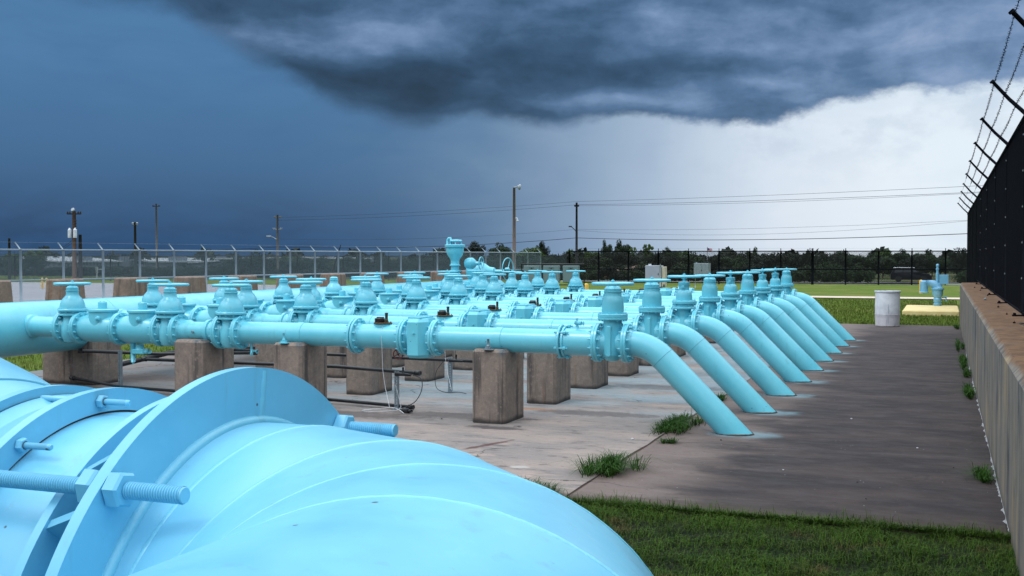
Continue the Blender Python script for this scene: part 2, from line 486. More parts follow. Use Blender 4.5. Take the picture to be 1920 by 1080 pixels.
def mat_ground():
    m, t, b = material('grass_ground', .95, .15)
    g = geo_co(t)
    px, py, pz = t.sep(g)
    n = t.noise(g, .35, 6, .6)
    n2 = t.noise(t.mapping(g, (1, 2.5, 1)), 6, 5, .7)
    col = t.mix(t.rng(n2, .3, .7), (.070, .120, .013), (.105, .150, .020))
    col = t.mix(t.m('MULTIPLY', t.rng(n, .48, .68), .7), col, (.17, .17, .045))
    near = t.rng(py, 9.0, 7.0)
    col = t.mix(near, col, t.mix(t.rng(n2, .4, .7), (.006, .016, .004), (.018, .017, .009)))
    farm = t.rng(py, 74.0, 80.0)
    fb = t.noise(t.mapping(g, (.6, 1, 1)), .06, 5, .6)
    fc = t.mix(t.rng(fb, .4, .6), (.035, .06, .018), (.11, .10, .045))
    col = t.mix(farm, col, fc)
    t.put(b.inputs['Base Color'], col)
    bump(t, b, t.noise(g, 30, 5, .8), .8, .03)
    return m


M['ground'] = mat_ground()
M['asphalt'] = simple('pale_asphalt', (.30, .30, .33), (.24, .25, .28), .9, .5, world=True, bmp=.2)
M['road'] = simple('road_asphalt', (.075, .075, .085), (.06, .06, .07), .9, .3, world=True)
M['soil'] = simple('joint_soil', (.045, .025, .018), (.09, .05, .035), .95, 20, world=True, bmp=.6)
M['caulk'] = simple('white_joint_sealant', (.34, .36, .38), (.22, .22, .22), .6, 18, world=True, bmp=.4)
M['dirtmound'] = simple('bare_red_soil', (.20, .11, .085), (.13, .09, .07), .95, .8, world=True)


def mat_leaf(name, c1, c2, c3):
    m, t, b = material(name, .65, .25)
    n = t.noise(obj_co(t), 1.3, 4, .6)
    oi = t.new('ShaderNodeNewGeometry').outputs['Random Per Island']
    col = t.mix(t.rng(n, .35, .65), c1, c2)
    col = t.mix(t.m('MULTIPLY', oi, .6), col, c3)
    if 'blades' in name:
        dn = t.noise(geo_co(t), 1.9, 4, .6)
        col = t.mix(t.m('MULTIPLY', t.rng(dn, .60, .68), .8 if name != 'weed_blades' else 0.0), col, (.10, .07, .03))
    if 'blades' in name:
        b.inputs['Specular IOR Level'].default_value = .08
    t.put(b.inputs['Base Color'], col)
    return m


M['leaf'] = mat_leaf('tree_leaves', (.010, .028, .009), (.022, .046, .011), (.006, .016, .007))
M['leaf2'] = mat_leaf('bright_tree_leaves', (.045, .095, .016), (.030, .068, .014), (.075, .12, .02))
M['leaf3'] = mat_leaf('dark_tree_leaves', (.005, .013, .007), (.009, .020, .008), (.003, .007, .004))
M['blade'] = mat_leaf('grass_blades', (.016, .058, .005), (.036, .100, .009), (.085, .11, .020))
M['blade_far'] = mat_leaf('far_grass_blades', (.055, .105, .009), (.085, .14, .014), (.12, .14, .03))
M['weed'] = mat_leaf('weed_blades', (.012, .052, .006), (.024, .078, .009), (.05, .095, .018))


def mat_mesh(name, col, cover, pitch=.05):
    """woven wire: real openings through the sheet"""
    m, t, b = material(name, .5, .4)
    co = obj_co(t)
    x, y, z = t.sep(co)
    a = t.m('ADD', x, z)
    c = t.m('SUBTRACT', x, z)
    fa = t.m('ABSOLUTE', t.m('SUBTRACT', t.m('FRACT', t.m('DIVIDE', a, pitch)), .5))
    fb = t.m('ABSOLUTE', t.m('SUBTRACT', t.m('FRACT', t.m('DIVIDE', c, pitch)), .5))
    wire = t.m('LESS_THAN', t.m('MINIMUM', fa, fb), cover / 4)
    t.put(b.inputs['Base Color'], (*col, 1))
    t.put(b.inputs['Alpha'], wire)
    return m


M['mesh_grey'] = mat_mesh('grey_chain_link', (.10, .15, .18), .36)
M['mesh_black'] = mat_mesh('black_chain_link', (.004, .005, .007), .46, .03)
M['mesh_far'] = mat_mesh('dark_chain_link', (.03, .045, .05), .7, .05)

# ------------------------------------------------------------------ mesh builder
class MB:
    def __init__(s):
        s.v, s.f, s.sm = [], [], []

    def add(s, vs, fs, smooth=True, mat=None):
        o = len(s.v)
        if mat is not None:
            vs = [tuple(mat @ Vector(p)) for p in vs]
        s.v += [tuple(p) for p in vs]
        s.f += [tuple(i + o for i in f) for f in fs]
        s.sm += [smooth] * len(fs)
        return s

    def box(s, a, b, mat=None, bev=0.0):
        (x0, y0, z0), (x1, y1, z1) = a, b
        if not bev:
            vs = [(x, y, z) for z in (z0, z1) for y in (y0, y1) for x in (x0, x1)]
            return s.add(vs, [(0, 2, 3, 1), (4, 5, 7, 6), (0, 1, 5, 4), (2, 6, 7, 3), (0, 4, 6, 2), (1, 3, 7, 5)], False, mat)
        # bevelled box from a point cloud hull of 24 points
        import itertools
        vs, idx = [], {}
        for sx, sy, sz in itertools.product((0, 1), repeat=3):
            X, Y, Z = (x1 if sx else x0), (y1 if sy else y0), (z1 if sz else z0)
            dx, dy, dz = (-bev if sx else bev), (-bev if sy else bev), (-bev if sz else bev)
            idx[(sx, sy, sz, 'x')] = len(vs); vs.append((X, Y + dy, Z + dz))
            idx[(sx, sy, sz, 'y')] = len(vs); vs.append((X + dx, Y, Z + dz))
            idx[(sx, sy, sz, 'z')] = len(vs); vs.append((X + dx, Y + dy, Z))
        fs = []
        ctr = Vector(((x0 + x1) / 2, (y0 + y1) / 2, (z0 + z1) / 2))

        def face(ids):
            P = [Vector(vs[i]) for i in ids]
            c = sum(P, Vector()) / len(P)
            n = (P[1] - P[0]).cross(P[2] - P[0])
            if n.dot(c - ctr) < 0:
                ids = ids[::-1]
            fs.append(tuple(ids))
        for ax, nm in enumerate('xyz'):
            for sgn in (0, 1):
                o = [i for i in range(3) if i != ax]
                ring = []
                for a_, b_ in ((0, 0), (1, 0), (1, 1), (0, 1)):
                    k = [0, 0, 0]; k[ax] = sgn; k[o[0]] = a_; k[o[1]] = b_
                    ring.append(idx[(*k, nm)])
                face(ring)
        for ax in range(3):
            o = [i for i in range(3) if i != ax]
            for a_, b_ in ((0, 0), (1, 0), (1, 1), (0, 1)):
                k0 = [0, 0, 0]; k0[o[0]] = a_; k0[o[1]] = b_; k1 = list(k0); k1[ax] = 1
                n0, n1 = 'xyz'[o[0]], 'xyz'[o[1]]
                face([idx[(*k0, n0)], idx[(*k0, n1)], idx[(*k1, n1)], idx[(*k1, n0)]])
        for k in itertools.product((0, 1), repeat=3):
            face([idx[(*k, 'x')], idx[(*k, 'y')], idx[(*k, 'z')]])
        return s.add(vs, fs, False, mat)

    def lathe(s, prof, n=24, mat=None, smooth=True, sx=1.0, sy=1.0, close=True):
        """profile [(r, z)] round Z; every segment keeps its own rings so that corners stay crisp"""
        cs = [(math.cos(2 * PI * i / n) * sx, math.sin(2 * PI * i / n) * sy) for i in range(n)]
        crisp = []
        for k in range(len(prof)):
            if 0 < k < len(prof) - 1:
                a = Vector((prof[k][0] - prof[k - 1][0], prof[k][1] - prof[k - 1][1]))
                b = Vector((prof[k + 1][0] - prof[k][0], prof[k + 1][1] - prof[k][1]))
                crisp.append(a.length > 1e-9 and b.length > 1e-9 and a.angle(b) > R(28))
            else:
                crisp.append(False)
        vs, fs, ring = [], [], None
        for k, (r, z) in enumerate(prof):
            new = len(vs)
            vs += [(c[0] * r, c[1] * r, z) for c in cs]
            if k:
                fs += [(ring + i, ring + (i + 1) % n, new + (i + 1) % n, new + i) for i in range(n)]
            ring = new
            if crisp[k]:
                ring = len(vs)
                vs += [(c[0] * r, c[1] * r, z) for c in cs]
        if close:
            for (r, z), up in ((prof[0], False), (prof[-1], True)):
                if r > 1e-6:
                    o = len(vs)
                    vs += [(c[0] * r, c[1] * r, z) for c in cs]
                    fs.append(tuple(range(o, o + n)) if up else tuple(range(o + n - 1, o - 1, -1)))
        return s.add(vs, fs, smooth, mat)

    def tube(s, pts, rad, n=16, mitre=False, caps=True, smooth=True, mat=None):
        P = [Vector(p) for p in pts]
        rads = rad if isinstance(rad, (list, tuple)) else [rad] * len(P)
        dirs = [(P[i + 1] - P[i]).normalized() for i in range(len(P) - 1)]
        d0 = dirs[0]
        ref = Vector((0, 0, 1)) if abs(d0.z) < .9 else Vector((0, 1, 0))
        a = d0.cross(ref).normalized()
        vs, fs = [], []

        def ring(p, nrm, d, a, r):
            b = d.cross(a).normalized()
            out = []
            for i in range(n):
                t = 2 * PI * i / n
                q = (a * math.cos(t) + b * math.sin(t)) * r
                k = -q.dot(nrm) / d.dot(nrm)
                out.append(tuple(p + q + d * k))
            return out
        prev = None
        for i, p in enumerate(P):
            di = dirs[max(0, i - 1)]
            do = dirs[min(len(dirs) - 1, i)]
            nrm = (di + do).normalized()
            r = rads[i]
            o = len(vs)
            vs += ring(p, nrm, di, a, r)
            if prev is not None:
                fs += [(prev + k, prev + (k + 1) % n, o + (k + 1) % n, o + k) for k in range(n)]
            ang = di.angle(do)
            if ang > 1e-6:
                rot = di.rotation_difference(do)
                a = (rot @ a).normalized()
            prev = o
            if mitre and ang > R(8) and 0 < i < len(P) - 1:
                prev = len(vs)
                vs += ring(p, nrm, do, a, r)
        if caps:
            fs.append(tuple(range(n)))
            fs.append(tuple(range(prev + n - 1, prev - 1, -1)))
        # orientation
        fs = [f[::-1] for f in fs]
        return s.add(vs, fs, smooth, mat)

    def torus(s, Rm, r, n=48, k=10, mat=None, sx=1, sy=1):
        vs, fs = [], []
        for i in range(n):
            a = 2 * PI * i / n
            for j in range(k):
                b = 2 * PI * j / k
                rr = Rm + r * math.cos(b)
                vs.append((rr * math.cos(a) * sx, rr * math.sin(a) * sy, r * math.sin(b)))
        for i in range(n):
            for j in range(k):
                fs.append((i * k + j, ((i + 1) % n) * k + j, ((i + 1) % n) * k + (j + 1) % k, i * k + (j + 1) % k))
        return s.add(vs, fs, True, mat)

    def annulus(s, r0, r1, z0, z1, n=96, mat=None):
        return s.lathe([(r0, z0), (r1, z0), (r1, z1), (r0, z1), (r0, z0)], n, mat, close=False)

    def hexnut(s, r, h, mat=None, rot=0.0):
        prof = [(r * .86, 0), (r, h * .12), (r, h * .85), (r * .86, h)]
        m2 = Matrix.Rotation(rot, 4, 'Z')
        return s.lathe(prof, 6, (mat @ m2) if mat is not None else m2, smooth=False)

    def mesh(s, name, m):
        me = bpy.data.meshes.new(name)
        me.from_pydata(s.v, [], s.f)
        me.polygons.foreach_set('use_smooth', s.sm)
        me.materials.append(m)
        me.update()
        return me


def T(x=0, y=0, z=0):
    return Matrix.Translation((x, y, z))


AX = Matrix.Rotation(R(90), 4, 'Y')          # local Z -> world X
AY = Matrix.Rotation(R(-90), 4, 'X')         # local Z -> world Y


def tag(o, label=None, cat=None, group=None, kind=None):
    if label: o['label'] = label
    if cat: o['category'] = cat
    if group: o['group'] = group
    if kind: o['kind'] = kind
    return o


def ob(name, me, parent=None, loc=(0, 0, 0), rot=(0, 0, 0)):
    o = bpy.data.objects.new(name, me)
    COL.objects.link(o)
    o.location = loc
    o.rotation_euler = rot
    o.parent = parent
    return o


def empty(name, loc, label, cat, group=None, rz=0.0):
    o = ob(name, None, None, loc, (0, 0, rz))
    o.empty_display_size = .1
    return tag(o, label, cat, group)


def kids(spec, parent):
    """spec: list of (name, mesh, [sub spec])"""
    for it in spec:
        o = ob(it[0], it[1], parent)
        if len(it) > 2:
            kids(it[2], o)


def struct(name, me):
    return tag(ob(name, me), kind='structure')


ORD = ['first', 'second', 'third', 'fourth', 'fifth', 'sixth', 'seventh', 'eighth', 'ninth']


def rowname(i):
    return 'front pipe row' if i == 0 else ('rearmost pipe row' if i == 8 else ORD[i] + ' pipe row from front')


# ------------------------------------------------------------------ ground, slabs, paths
def sheet(name, x0, x1, y0, y1, z, m, nx=1, ny=1):
    b = MB()
    xs = np.linspace(x0, x1, nx + 1); ys = np.linspace(y0, y1, ny + 1)
    vs = [(float(x), float(y), z) for y in ys for x in xs]
    fs = [(j * (nx + 1) + i, j * (nx + 1) + i + 1, (j + 1) * (nx + 1) + i + 1, (j + 1) * (nx + 1) + i) for j in range(ny) for i in range(nx)]
    b.add(vs, fs, False)
    return struct(name, b.mesh(name, m))


def ground_z(y):
    if y < 78: return -.03
    if y > 128: return -1.45
    return -.03 - 1.42 * (y - 78) / 50


g = MB()
ys = [-60, 0, 40, 78, 90, 103, 116, 128, 200, 400, 900, 2500]
xs = [-2600, -900, -300, -100, 0, 100, 400, 1500]
g.add([(x, y, ground_z(y)) for y in ys for x in xs],
      [(j * 8 + i, j * 8 + i + 1, (j + 1) * 8 + i + 1, (j + 1) * 8 + i) for j in range(len(ys) - 1) for i in range(7)], True)
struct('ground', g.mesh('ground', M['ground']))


def slab(name, x0, x1, y0, y1, m, seed, wob=.012):
    """concrete sheet 3 cm proud of the soil with slightly broken edges"""
    rnd = random.Random(seed)
    pts = []
    def edge(a, b, n):
        for i in range(n):
            t = i / n
            pts.append((a[0] + (b[0] - a[0]) * t + rnd.uniform(-wob, wob), a[1] + (b[1] - a[1]) * t + rnd.uniform(-wob, wob)))
    edge((x0, y0), (x1, y0), 40); edge((x1, y0), (x1, y1), 70); edge((x1, y1), (x0, y1), 40); edge((x0, y1), (x0, y0), 70)
    n = len(pts)
    b = MB()
    b.add([(p[0], p[1], 0.0) for p in pts] + [(p[0], p[1], -.12) for p in pts],
          [tuple(range(n))] + [(i, n + i, n + (i + 1) % n, (i + 1) % n) for i in range(n)], False)
    return struct(name, b.mesh(name, m))


slab('concrete_slab', -12.9, -2.555, 7.55, 30.1, M['slab_left'], 3)
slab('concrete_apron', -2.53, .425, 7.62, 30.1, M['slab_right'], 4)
j = MB(); j.box((-2.556, 7.6, -.05), (-2.529, 30.0, -.012))
struct('slab_joint', j.mesh('slab_joint', M['soil']))
# broken sealant line at the foot of the wall
rnd = random.Random(8)
cb = MB()
ysl = np.arange(7.7, 22.0, .05)
wds = [max(.0010, .003 + .010 * math.sin(yy * 9 + 3 * math.sin(yy * 3.1)) + rnd.uniform(-.007, .012)) for yy in ysl]
vs = []
for yy, wd in zip(ysl, wds):
    vs += [(.4088 - wd, float(yy), .003), (.4088 - wd * .8, float(yy), .009), (.4092, float(yy), .010)]
cb.add(vs, [(3 * q + e, 3 * q + e + 1, 3 * q + e + 4, 3 * q + e + 3) for q in range(len(ysl) - 1) for e in (0, 1)], False)
tag(ob('joint_sealant', cb.mesh('joint_sealant', M['caulk'])), 'flaking white sealant line between the dark slab and the foot of the concrete wall', 'sealant')

sheet('path', -20, 3.0, 48.6, 50.6, .004, M['pathc'])
k_ = MB(); k_.box((-24.6, 73.4, -.03), (6, 73.75, .07)); struct('kerb', k_.mesh('kerb', M['kerb']))
sheet('parking_lot', -75, -19.5, 20, 58, .004, M['asphalt'])
sheet('road', -400, 300, 138, 146, -1.44, M['road'])

# ------------------------------------------------------------------ concrete wall and the tall black fence on it
w_ = empty('concrete_wall', (.68, 20, 0), 'low streaked concrete retaining wall with rusty brown top under the tall black fence', 'wall')
b = MB()
prof = [(.412, -.1), (.410, 1.03), (.450, 1.075), (.94, 1.08), (.95, -.1)]
ysw = [-2, 30.6]
vs = [(x - .68, yy - 20, z) for yy in ysw for x, z in prof]
n = len(prof)
b.add(vs, [(i, i + 1, n + i + 1, n + i) for i in range(n - 1)] + [tuple(range(n - 1, -1, -1)), tuple(range(n, 2 * n))], False)
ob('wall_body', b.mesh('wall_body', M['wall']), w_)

FX = .83
FY = [2.2, 6.0, 9.85, 13.7, 17.35, 21.0, 24.9, 28.8, 32.7, 36.6, 40.5, 44.6]
fn = empty('security_fence', (FX, 20, 0), 'tall black slatted security fence topped with barbed wire, standing on the concrete wall', 'fence')
for i, yy in enumerate(FY):
    z0 = 1.08 if yy < 30.6 else 0
    b = MB().tube([(.03, yy - 20, z0), (.03, yy - 20, 3.34)], .035, 12)
    po = ob('post', b.mesh('fence_post', M['black']), fn)
    b = MB()
    for zc in (1.5, 1.9, 2.3, 2.7, 3.1):
        b.lathe([(.011, 0), (.009, .006), (.004, .008)], 8, T(-.006, yy - 20, zc) @ Matrix.Rotation(R(-90), 4, 'Y'))
    if yy < 30: ob('tension_bolts', b.mesh('tension_bolts', M['galv']), po)
    b = MB().tube([(.03, yy - 20, 3.31), (-.16, yy - 20, 3.50), (-.33, yy - 20, 3.70)], [.024, .021, .019], 10)
    b.tube([(-.33, yy - 20, 3.695), (-.345, yy - 20, 3.712)], .026, 10)
    ob('arm', b.mesh('fence_arm', M['black']), fn)
    if yy < 30:
        b = MB().box((-.10, yy - 20.06, 1.081), (.09, yy - 19.94, 1.093))
        for dy in (-.04, .04):
            b.hexnut(.014, .02, T(-.075, yy - 20 + dy, 1.093))
        ob('base_plate', b.mesh('base_plate', M['black']), fn)
for i in range(len(FY) - 1):
    ya, yb = FY[i] - 20 + .03, FY[i + 1] - 20 - .03
    z0 = 1.13 if FY[i] < 30 else .06
    # woven slats: narrow vertical strips with slivers of light between them
    b = MB()
    pitch = .052
    nn = int((yb - ya) / pitch)
    for q in range(nn):
        y0 = ya + q * pitch
        tl = ((q * 7) % 5 - 2) * .0015
        b.box((.006 + tl, y0, z0), (.011 + tl, y0 + (.0505 if (q * 13) % 17 else .047), 3.27))
    ob('slat_panel', b.mesh('slat_panel', M['black']), fn)
    # mesh wires in front of the slats
    b = MB()
    if FY[i] < 5:
        for q in range(0, int((3.27 - z0) / .05)):
            zz = z0 + q * .05
            b.box((-.003, ya, zz), (-.0005, yb, zz + .004))
    b.tube([(.0, ya, 3.29), (.0, yb, 3.29)], .021, 10)
    b.tube([(.045, ya, (3.29 + z0) / 2), (.045, yb, (3.29 + z0) / 2)], .018, 8)
    b.tube([(.0, ya, z0 - .01), (.0, yb, z0 - .01)], .015, 8)
    ob('rail', b.mesh('fence_rail', M['black']), fn)
for k, (dx, z) in enumerate(((-.315, 3.685), (-.205, 3.555), (-.09, 3.435))):
    b = MB()
    pts = []
    for i in range(len(FY) - 1):
        for t in range(6):
            f = t / 6
            pts.append((dx, FY[i] + (FY[i + 1] - FY[i]) * f - 20, z - .03 * math.sin(PI * f)))
    pts.append((dx, FY[-1] - 20, z))
    b.tube(pts, .0028, 5)
    rr = random.Random(k)
    yy = 2.3
    while yy < 30:
        seg = next(q for q in range(len(FY) - 1) if FY[q + 1] > yy)
        f = (yy - FY[seg]) / (FY[seg + 1] - FY[seg])
        zz = z - .03 * math.sin(PI * f)
        for _ in range(2):
            a = rr.uniform(0, PI)
            v = Vector((math.cos(a), rr.uniform(-.5, .5), math.sin(a))).normalized() * .017
            b.tube([(dx - v.x, yy - 20 - v.y, zz - v.z), (dx + v.x, yy - 20 + v.y, zz + v.z)], .0017, 4)
        yy += .10
    ob('barbed_wire', b.mesh('barbed_wire', M['black']), fn)
# bits of debris and a cable loop on the wall top
for i, (dx, yy, s_) in enumerate(((-.06, 12.2, .025), (-.04, 14.0, .022), (-.05, 15.9, .026), (-.12, 18.6, .04), (-.02, 20.5, .026), (-.05, 23.4, .026), (-.10, 25.5, .03))):
    b = MB().box((-s_ / 2, -s_, 0), (s_ / 2, s_, s_ * .45), bev=s_ * .15)
    b.tube([(0, -s_ * .6, s_ * .4), (0, 0, s_ * .9), (0, s_ * .6, s_ * .4)], s_ * .12, 6)
    o = ob('anchor_clamp', b.mesh('anchor_clamp', M['black'] if i != 3 else M['galv']), None, (FX - .10 + dx, yy, 1.081))
    tag(o, ('grey' if i == 3 else 'black') + ' anchor clamp on the rusty wall top, ' + (ORD[i] + ' from the camera'), 'clamp', 'anchor clamps on the wall top')
b = MB()
pts = [(.78 + .07 * math.cos(a), 11.25 + .13 * math.sin(a) * 1.2, 1.086 + .045 * abs(math.sin(a * .5))) for a in np.linspace(.3, 5.6, 24)]
b.tube([(p[0] - .75, p[1] - 11.2, p[2] - 1.08) for p in pts], .005, 6)
tag(ob('cable_loop', b.mesh('cable_loop', M['pvc']), None, (.70, 11.2, 1.08)), 'thin black cable loop lying on the rusty wall top at the fence foot', 'cable')

# ------------------------------------------------------------------ foreground restrained pipe coupling
CY, CZ = 2.10, .84
fg = empty('restrained_pipe', (-1.45, CY, 0), 'huge sky blue main pipe in the foreground with lugged flange and mitred bend', 'pipe')


def fgo(name, mb, m, parent=None):
    o = ob(name, mb.mesh(name, m), parent or fg)
    return o


def FM(x):   # place a lathe round the pipe axis at world X = x, in the thing's own frame
    return T(x + 1.45, 0, CZ) @ AX


r0 = .536
# mitred horizontal bend towards the camera
Rb = .672
path = [(-1.58 + 1.45, 0, CZ)]
welds = []
for k in range(4):
    a = R(11.25 + 22.5 * k)
    rr = Rb / math.cos(R(11.25))
    p = (rr * math.sin(a), -Rb + rr * math.cos(a), CZ)
    path.append(p)
    welds.append((p, a))
path.append((Rb, -Rb - 3.2, CZ))
b = MB().tube(path, r0, 160, mitre=True)
bend = fgo('mitred_bend', b, M['aqua_big'])
for p, a in welds:
    b = MB()
    n, kk = 180, 6
    rw = random.Random(int(a * 100))
    vs, fs = [], []
    e1 = Vector((math.sin(a + 0), math.cos(a), 0))          # radial in plan
    jit = [rw.uniform(-.0006, .0006) for _ in range(n)]
    for i in range(n):
        t = 2 * PI * i / n
        # ellipse of the mitre plane
        ca, sa = math.cos(t), math.sin(t)
        c = Vector(p) + e1 * (ca * r0 / math.cos(R(11.25))) + Vector((0, 0, sa * r0))
        nr = (e1 * ca + Vector((0, 0, sa))).normalized()
        ax = Vector((math.cos(a), -math.sin(a), 0))
        for q in range(kk):
            w2 = PI * q / (kk - 1)
            vs.append(tuple(c + nr * (math.sin(w2) * (.0024 + jit[i]) - .0006) + ax * (math.cos(w2) * (.0075 + jit[i]))))
    for i in range(n):
        for q in range(kk - 1):
            fs.append((i * kk + q, i * kk + q + 1, ((i + 1) % n) * kk + q + 1, ((i + 1) % n) * kk + q))
    b.add(vs, fs, True)
    fgo('weld_bead', b, M['seam'], bend)
# lugged flange ring A, its weld, the backing ring and ribs
b = MB().annulus(r0 - .01, .660, -.026, 0, 192, FM(-1.45))
fl = fgo('lug_flange', b, M['aqua_big'])
b = MB(); b.torus(r0 + .001, .014, 192, 8, FM(-1.449)); fgo('fillet_weld', b, M['seam'], fl)
b = MB()
for sgn in (1,):
    A = R(98)
    pts = []
    for q in range(14):
        rr_ = .548 + (.655 - .548) * q / 13
        pts.append((.0005, -math.cos(A) * rr_ * 1.0, CZ + math.sin(A) * rr_))
    vs, fs = [], []
    rw = random.Random(5)
    for q, p in enumerate(pts):
        wv = .011 + rw.uniform(-.002, .002)
        for dyy, dxx in ((-wv, -.001), (-wv * .5, .0025), (wv * .5, .0025), (wv, -.001)):
            vs.append((dxx, p[1] + dyy, p[2]))
    for q in range(13):
        for e in range(3):
            fs.append((q * 4 + e, q * 4 + e + 1, q * 4 + e + 5, q * 4 + e + 4))
    b.add(vs, fs, True)
fgo('plate_seam', b, M['seam'], fl)
b = MB().annulus(r0 - .01, .600, -.020, 0, 160, FM(-1.585))
fgo('backing_ring', b, M['aqua_big'])
RODS = [(48.5, .632), (132.0, .632), (228, .632), (312, .632)]
for ang, rr_ in RODS:
    for da in (-6.2, 6.2):
        a = R(ang + da)
        d = Vector((0, -math.cos(a), math.sin(a)))
        tn = Vector((0, math.sin(a), math.cos(a)))
        v = []
        for sgn in (-.009, .009):
            for x, rad in ((-1.586, r0 - .005), (-1.586, .592), (-1.4765, .652), (-1.4765, r0 - .005)):
                q = d * rad + tn * sgn
                v.append((x + 1.45, q.y, CZ + q.z))
        b = MB().add(v, [(0, 1, 2, 3), (7, 6, 5, 4), (0, 4, 5, 1), (1, 5, 6, 2), (2, 6, 7, 3), (3, 7, 4, 0)], False)
        fgo('gusset', b, M['aqua_big'])
# straight pipe between bend and coupling, middle ring, followers, left spool
b = MB().lathe([(.540, -2.05 + 1.45), (.540, -1.57 + 1.45)], 160, T(0, 0, CZ) @ AX, close=False)
fgo('plain_end', b, M['aqua_big'])
b = MB()
b.lathe([(.575, -1.995), (.566, -1.975), (.560, -1.955), (.550, -1.945), (.545, -1.938)], 160, T(1.45, 0, CZ) @ AX, close=False)
fgo('middle_ring', b, M['aqua_big'])
b = MB().annulus(.538, .5452, -.004, .0, 160, FM(-1.8335)); fgo('gasket', b, M['rust'])
b = MB().annulus(.545, .598, -.026, 0, 160, FM(-1.83)); f2 = fgo('follower_flange', b, M['aqua_big'])
b = MB().annulus(.575, .597, -.026, 0, 160, FM(-2.00)); b.annulus(.545, .577, -.022, -.018, 160, FM(-2.00)); f1 = fgo('follower_flange', b, M['aqua_big'])
b = MB().annulus(.538, .546, -.006, 0, 160, FM(-1.93)); fgo('gasket', b, M['rust'])
b = MB().lathe([(.545, -2.03), (.580, -2.10), (.603, -2.20), (.655, -2.33), (.70, -2.47), (.72, -2.8), (.72, -4.6)], 160, T(1.45, 0, CZ) @ AX, close=False)
rd = fgo('flared_spool', b, M['aqua_big'])
b = MB(); b.torus(.604, .006, 180, 6, FM(-2.20)); fgo('weld_bead', b, M['seam'], rd)


def threaded(b, x0, x1, y, z, r, pitch, n=40):
    prof = [(r * .55, x0), (r * .86, x0 + .001)]
    x = x0 + .004
    while x < x1 - .006:
        prof.append((r * .78, x)); prof.append((r * .78, x + pitch * .15)); prof.append((r, x + pitch * .40)); prof.append((r, x + pitch * .68))
        x += pitch
    prof += [(r * .95, x1 - .006), (r * .93, x1 - .002), (r * .86, x1)]
    cs = [(math.cos(2 * PI * i / n), math.sin(2 * PI * i / n)) for i in range(n)]
    vs, fs = [], []
    for k, (rr_, xx) in enumerate(prof):
        vs += [(xx, y + c[0] * rr_, z + c[1] * rr_) for c in cs]
        if k:
            fs += [((k - 1) * n + i, (k - 1) * n + (i + 1) % n, k * n + (i + 1) % n, k * n + i) for i in range(n)]
    b.add(vs, fs, False)
    o = len(b.v) - n
    b.add([(x1 + .0002, y + c[0] * r * .86, z + c[1] * r * .86) for c in cs], [tuple(range(n))], False)
    return b


for i, (ang, rr_) in enumerate(RODS):
    a = R(ang)
    y, z = -math.cos(a) * rr_, CZ + math.sin(a) * rr_
    b = threaded(MB(), -2.95 + 1.45, -1.285 + 1.45, y, z, .0168, .0058)
    ro = fgo('threaded_rod', b, M['aqua_big'])
    b = MB().hexnut(.036, .034, T(.001, y, z) @ AX, rot=.35); fgo('nut', b, M['aqua_big'], ro)
    b = MB().hexnut(.036, .034, T(-.062, y, z) @ AX, rot=.2); fgo('nut', b, M['aqua_big'], ro)
for i in range(14):
    a = R(-13.5 + 25.4 * i)
    rr_ = .572
    y, z = -math.cos(a) * rr_, CZ + math.sin(a) * rr_
    b = MB().tube([(-2.06 + 1.45, y, z), (-1.75 + 1.45, y, z)], .0072, 16)
    b.lathe([(.0072, 0), (.0072, .004), (.005, .008)], 16, T(-1.75 + 1.45, y, z) @ AX)
    bo = fgo('bolt', b, M['aqua_big'])
    b = MB().hexnut(.016, .016, T(-1.829 + 1.45, y, z) @ AX, rot=i * .6); fgo('nut', b, M['aqua_big'], bo)
    b = MB().annulus(.0073, .0088, 0, .0006, 16, T(-1.8128 + 1.45, y, z) @ AX); fgo('rust_ring', b, M['rust'], bo)

# ------------------------------------------------------------------ shared fittings for the nine rows
ZA = .862          # height of the row axis
PR = .129          # pipe radius


def bolts(b, rc, n, x, side, r=.0135, h=.020, ph=0.0, stud=True):
    for i in range(n):
        a = 2 * PI * (i + .5) / n + ph
        y, z = math.cos(a) * rc, ZA + math.sin(a) * rc
        mt = T(x, y, z) @ (AX if side > 0 else AX @ Matrix.Rotation(PI, 4, 'X'))
        b.hexnut(r, h, mt, rot=a)
        if stud:
            b.lathe([(.0065, h), (.0065, h + .014), (.005, h + .016)], 6, mt)


def flange_mesh(side, r=.198, th=.028, nb=12):
    """flange with its mating face at x=0, thing on the -side; nuts on the back"""
    b = MB()
    x0, x1 = (-th, 0) if side > 0 else (0, th)
    b.lathe([(PR, x0), (r - .004, x0), (r, x0 + .004), (r, x1 - .004), (r - .004, x1), (PR, x1)], 40, T(0, 0, ZA) @ AX)
    b.lathe([(PR + .03, x0 - side * 0), (PR + .001, x0 - .03 if side > 0 else x1 + .03)], 32, T(0, 0, ZA) @ AX, close=False)
    bolts(b, r - .026, nb, x0 if side > 0 else x1, -side)
    return b


ME = {}
ME['flangeR'] = flange_mesh(1).mesh('flange', M['aqua'])
ME['flangeL'] = flange_mesh(-1).mesh('flange', M['aqua'])


def ob_at(name, me, parent, x):
    return ob(name, me, parent, (x, 0, 0))


def wheel_mesh(rad, z, rr_=.0165):
    b = MB()
    b.torus(rad, rr_, 56, 10, T(0, 0, z))
    for k in range(5):
        a = 2 * PI * k / 5 + .3
        c, s_ = math.cos(a), math.sin(a)
        b.tube([(c * .02, s_ * .02, z - .004), (c * rad * .5, s_ * rad * .5, z + .004), (c * rad, s_ * rad, z)], [.013, .010, .009], 8)
    return b


def hub_mesh(z):
    b = MB()
    b.lathe([(.034, z - .028), (.036, z - .02), (.036, z + .010), (.026, z + .016)], 20)
    b.hexnut(.020, .018, T(0, 0, z + .016))
    b.lathe([(.008, z + .03), (.008, z + .044)], 10)
    return b


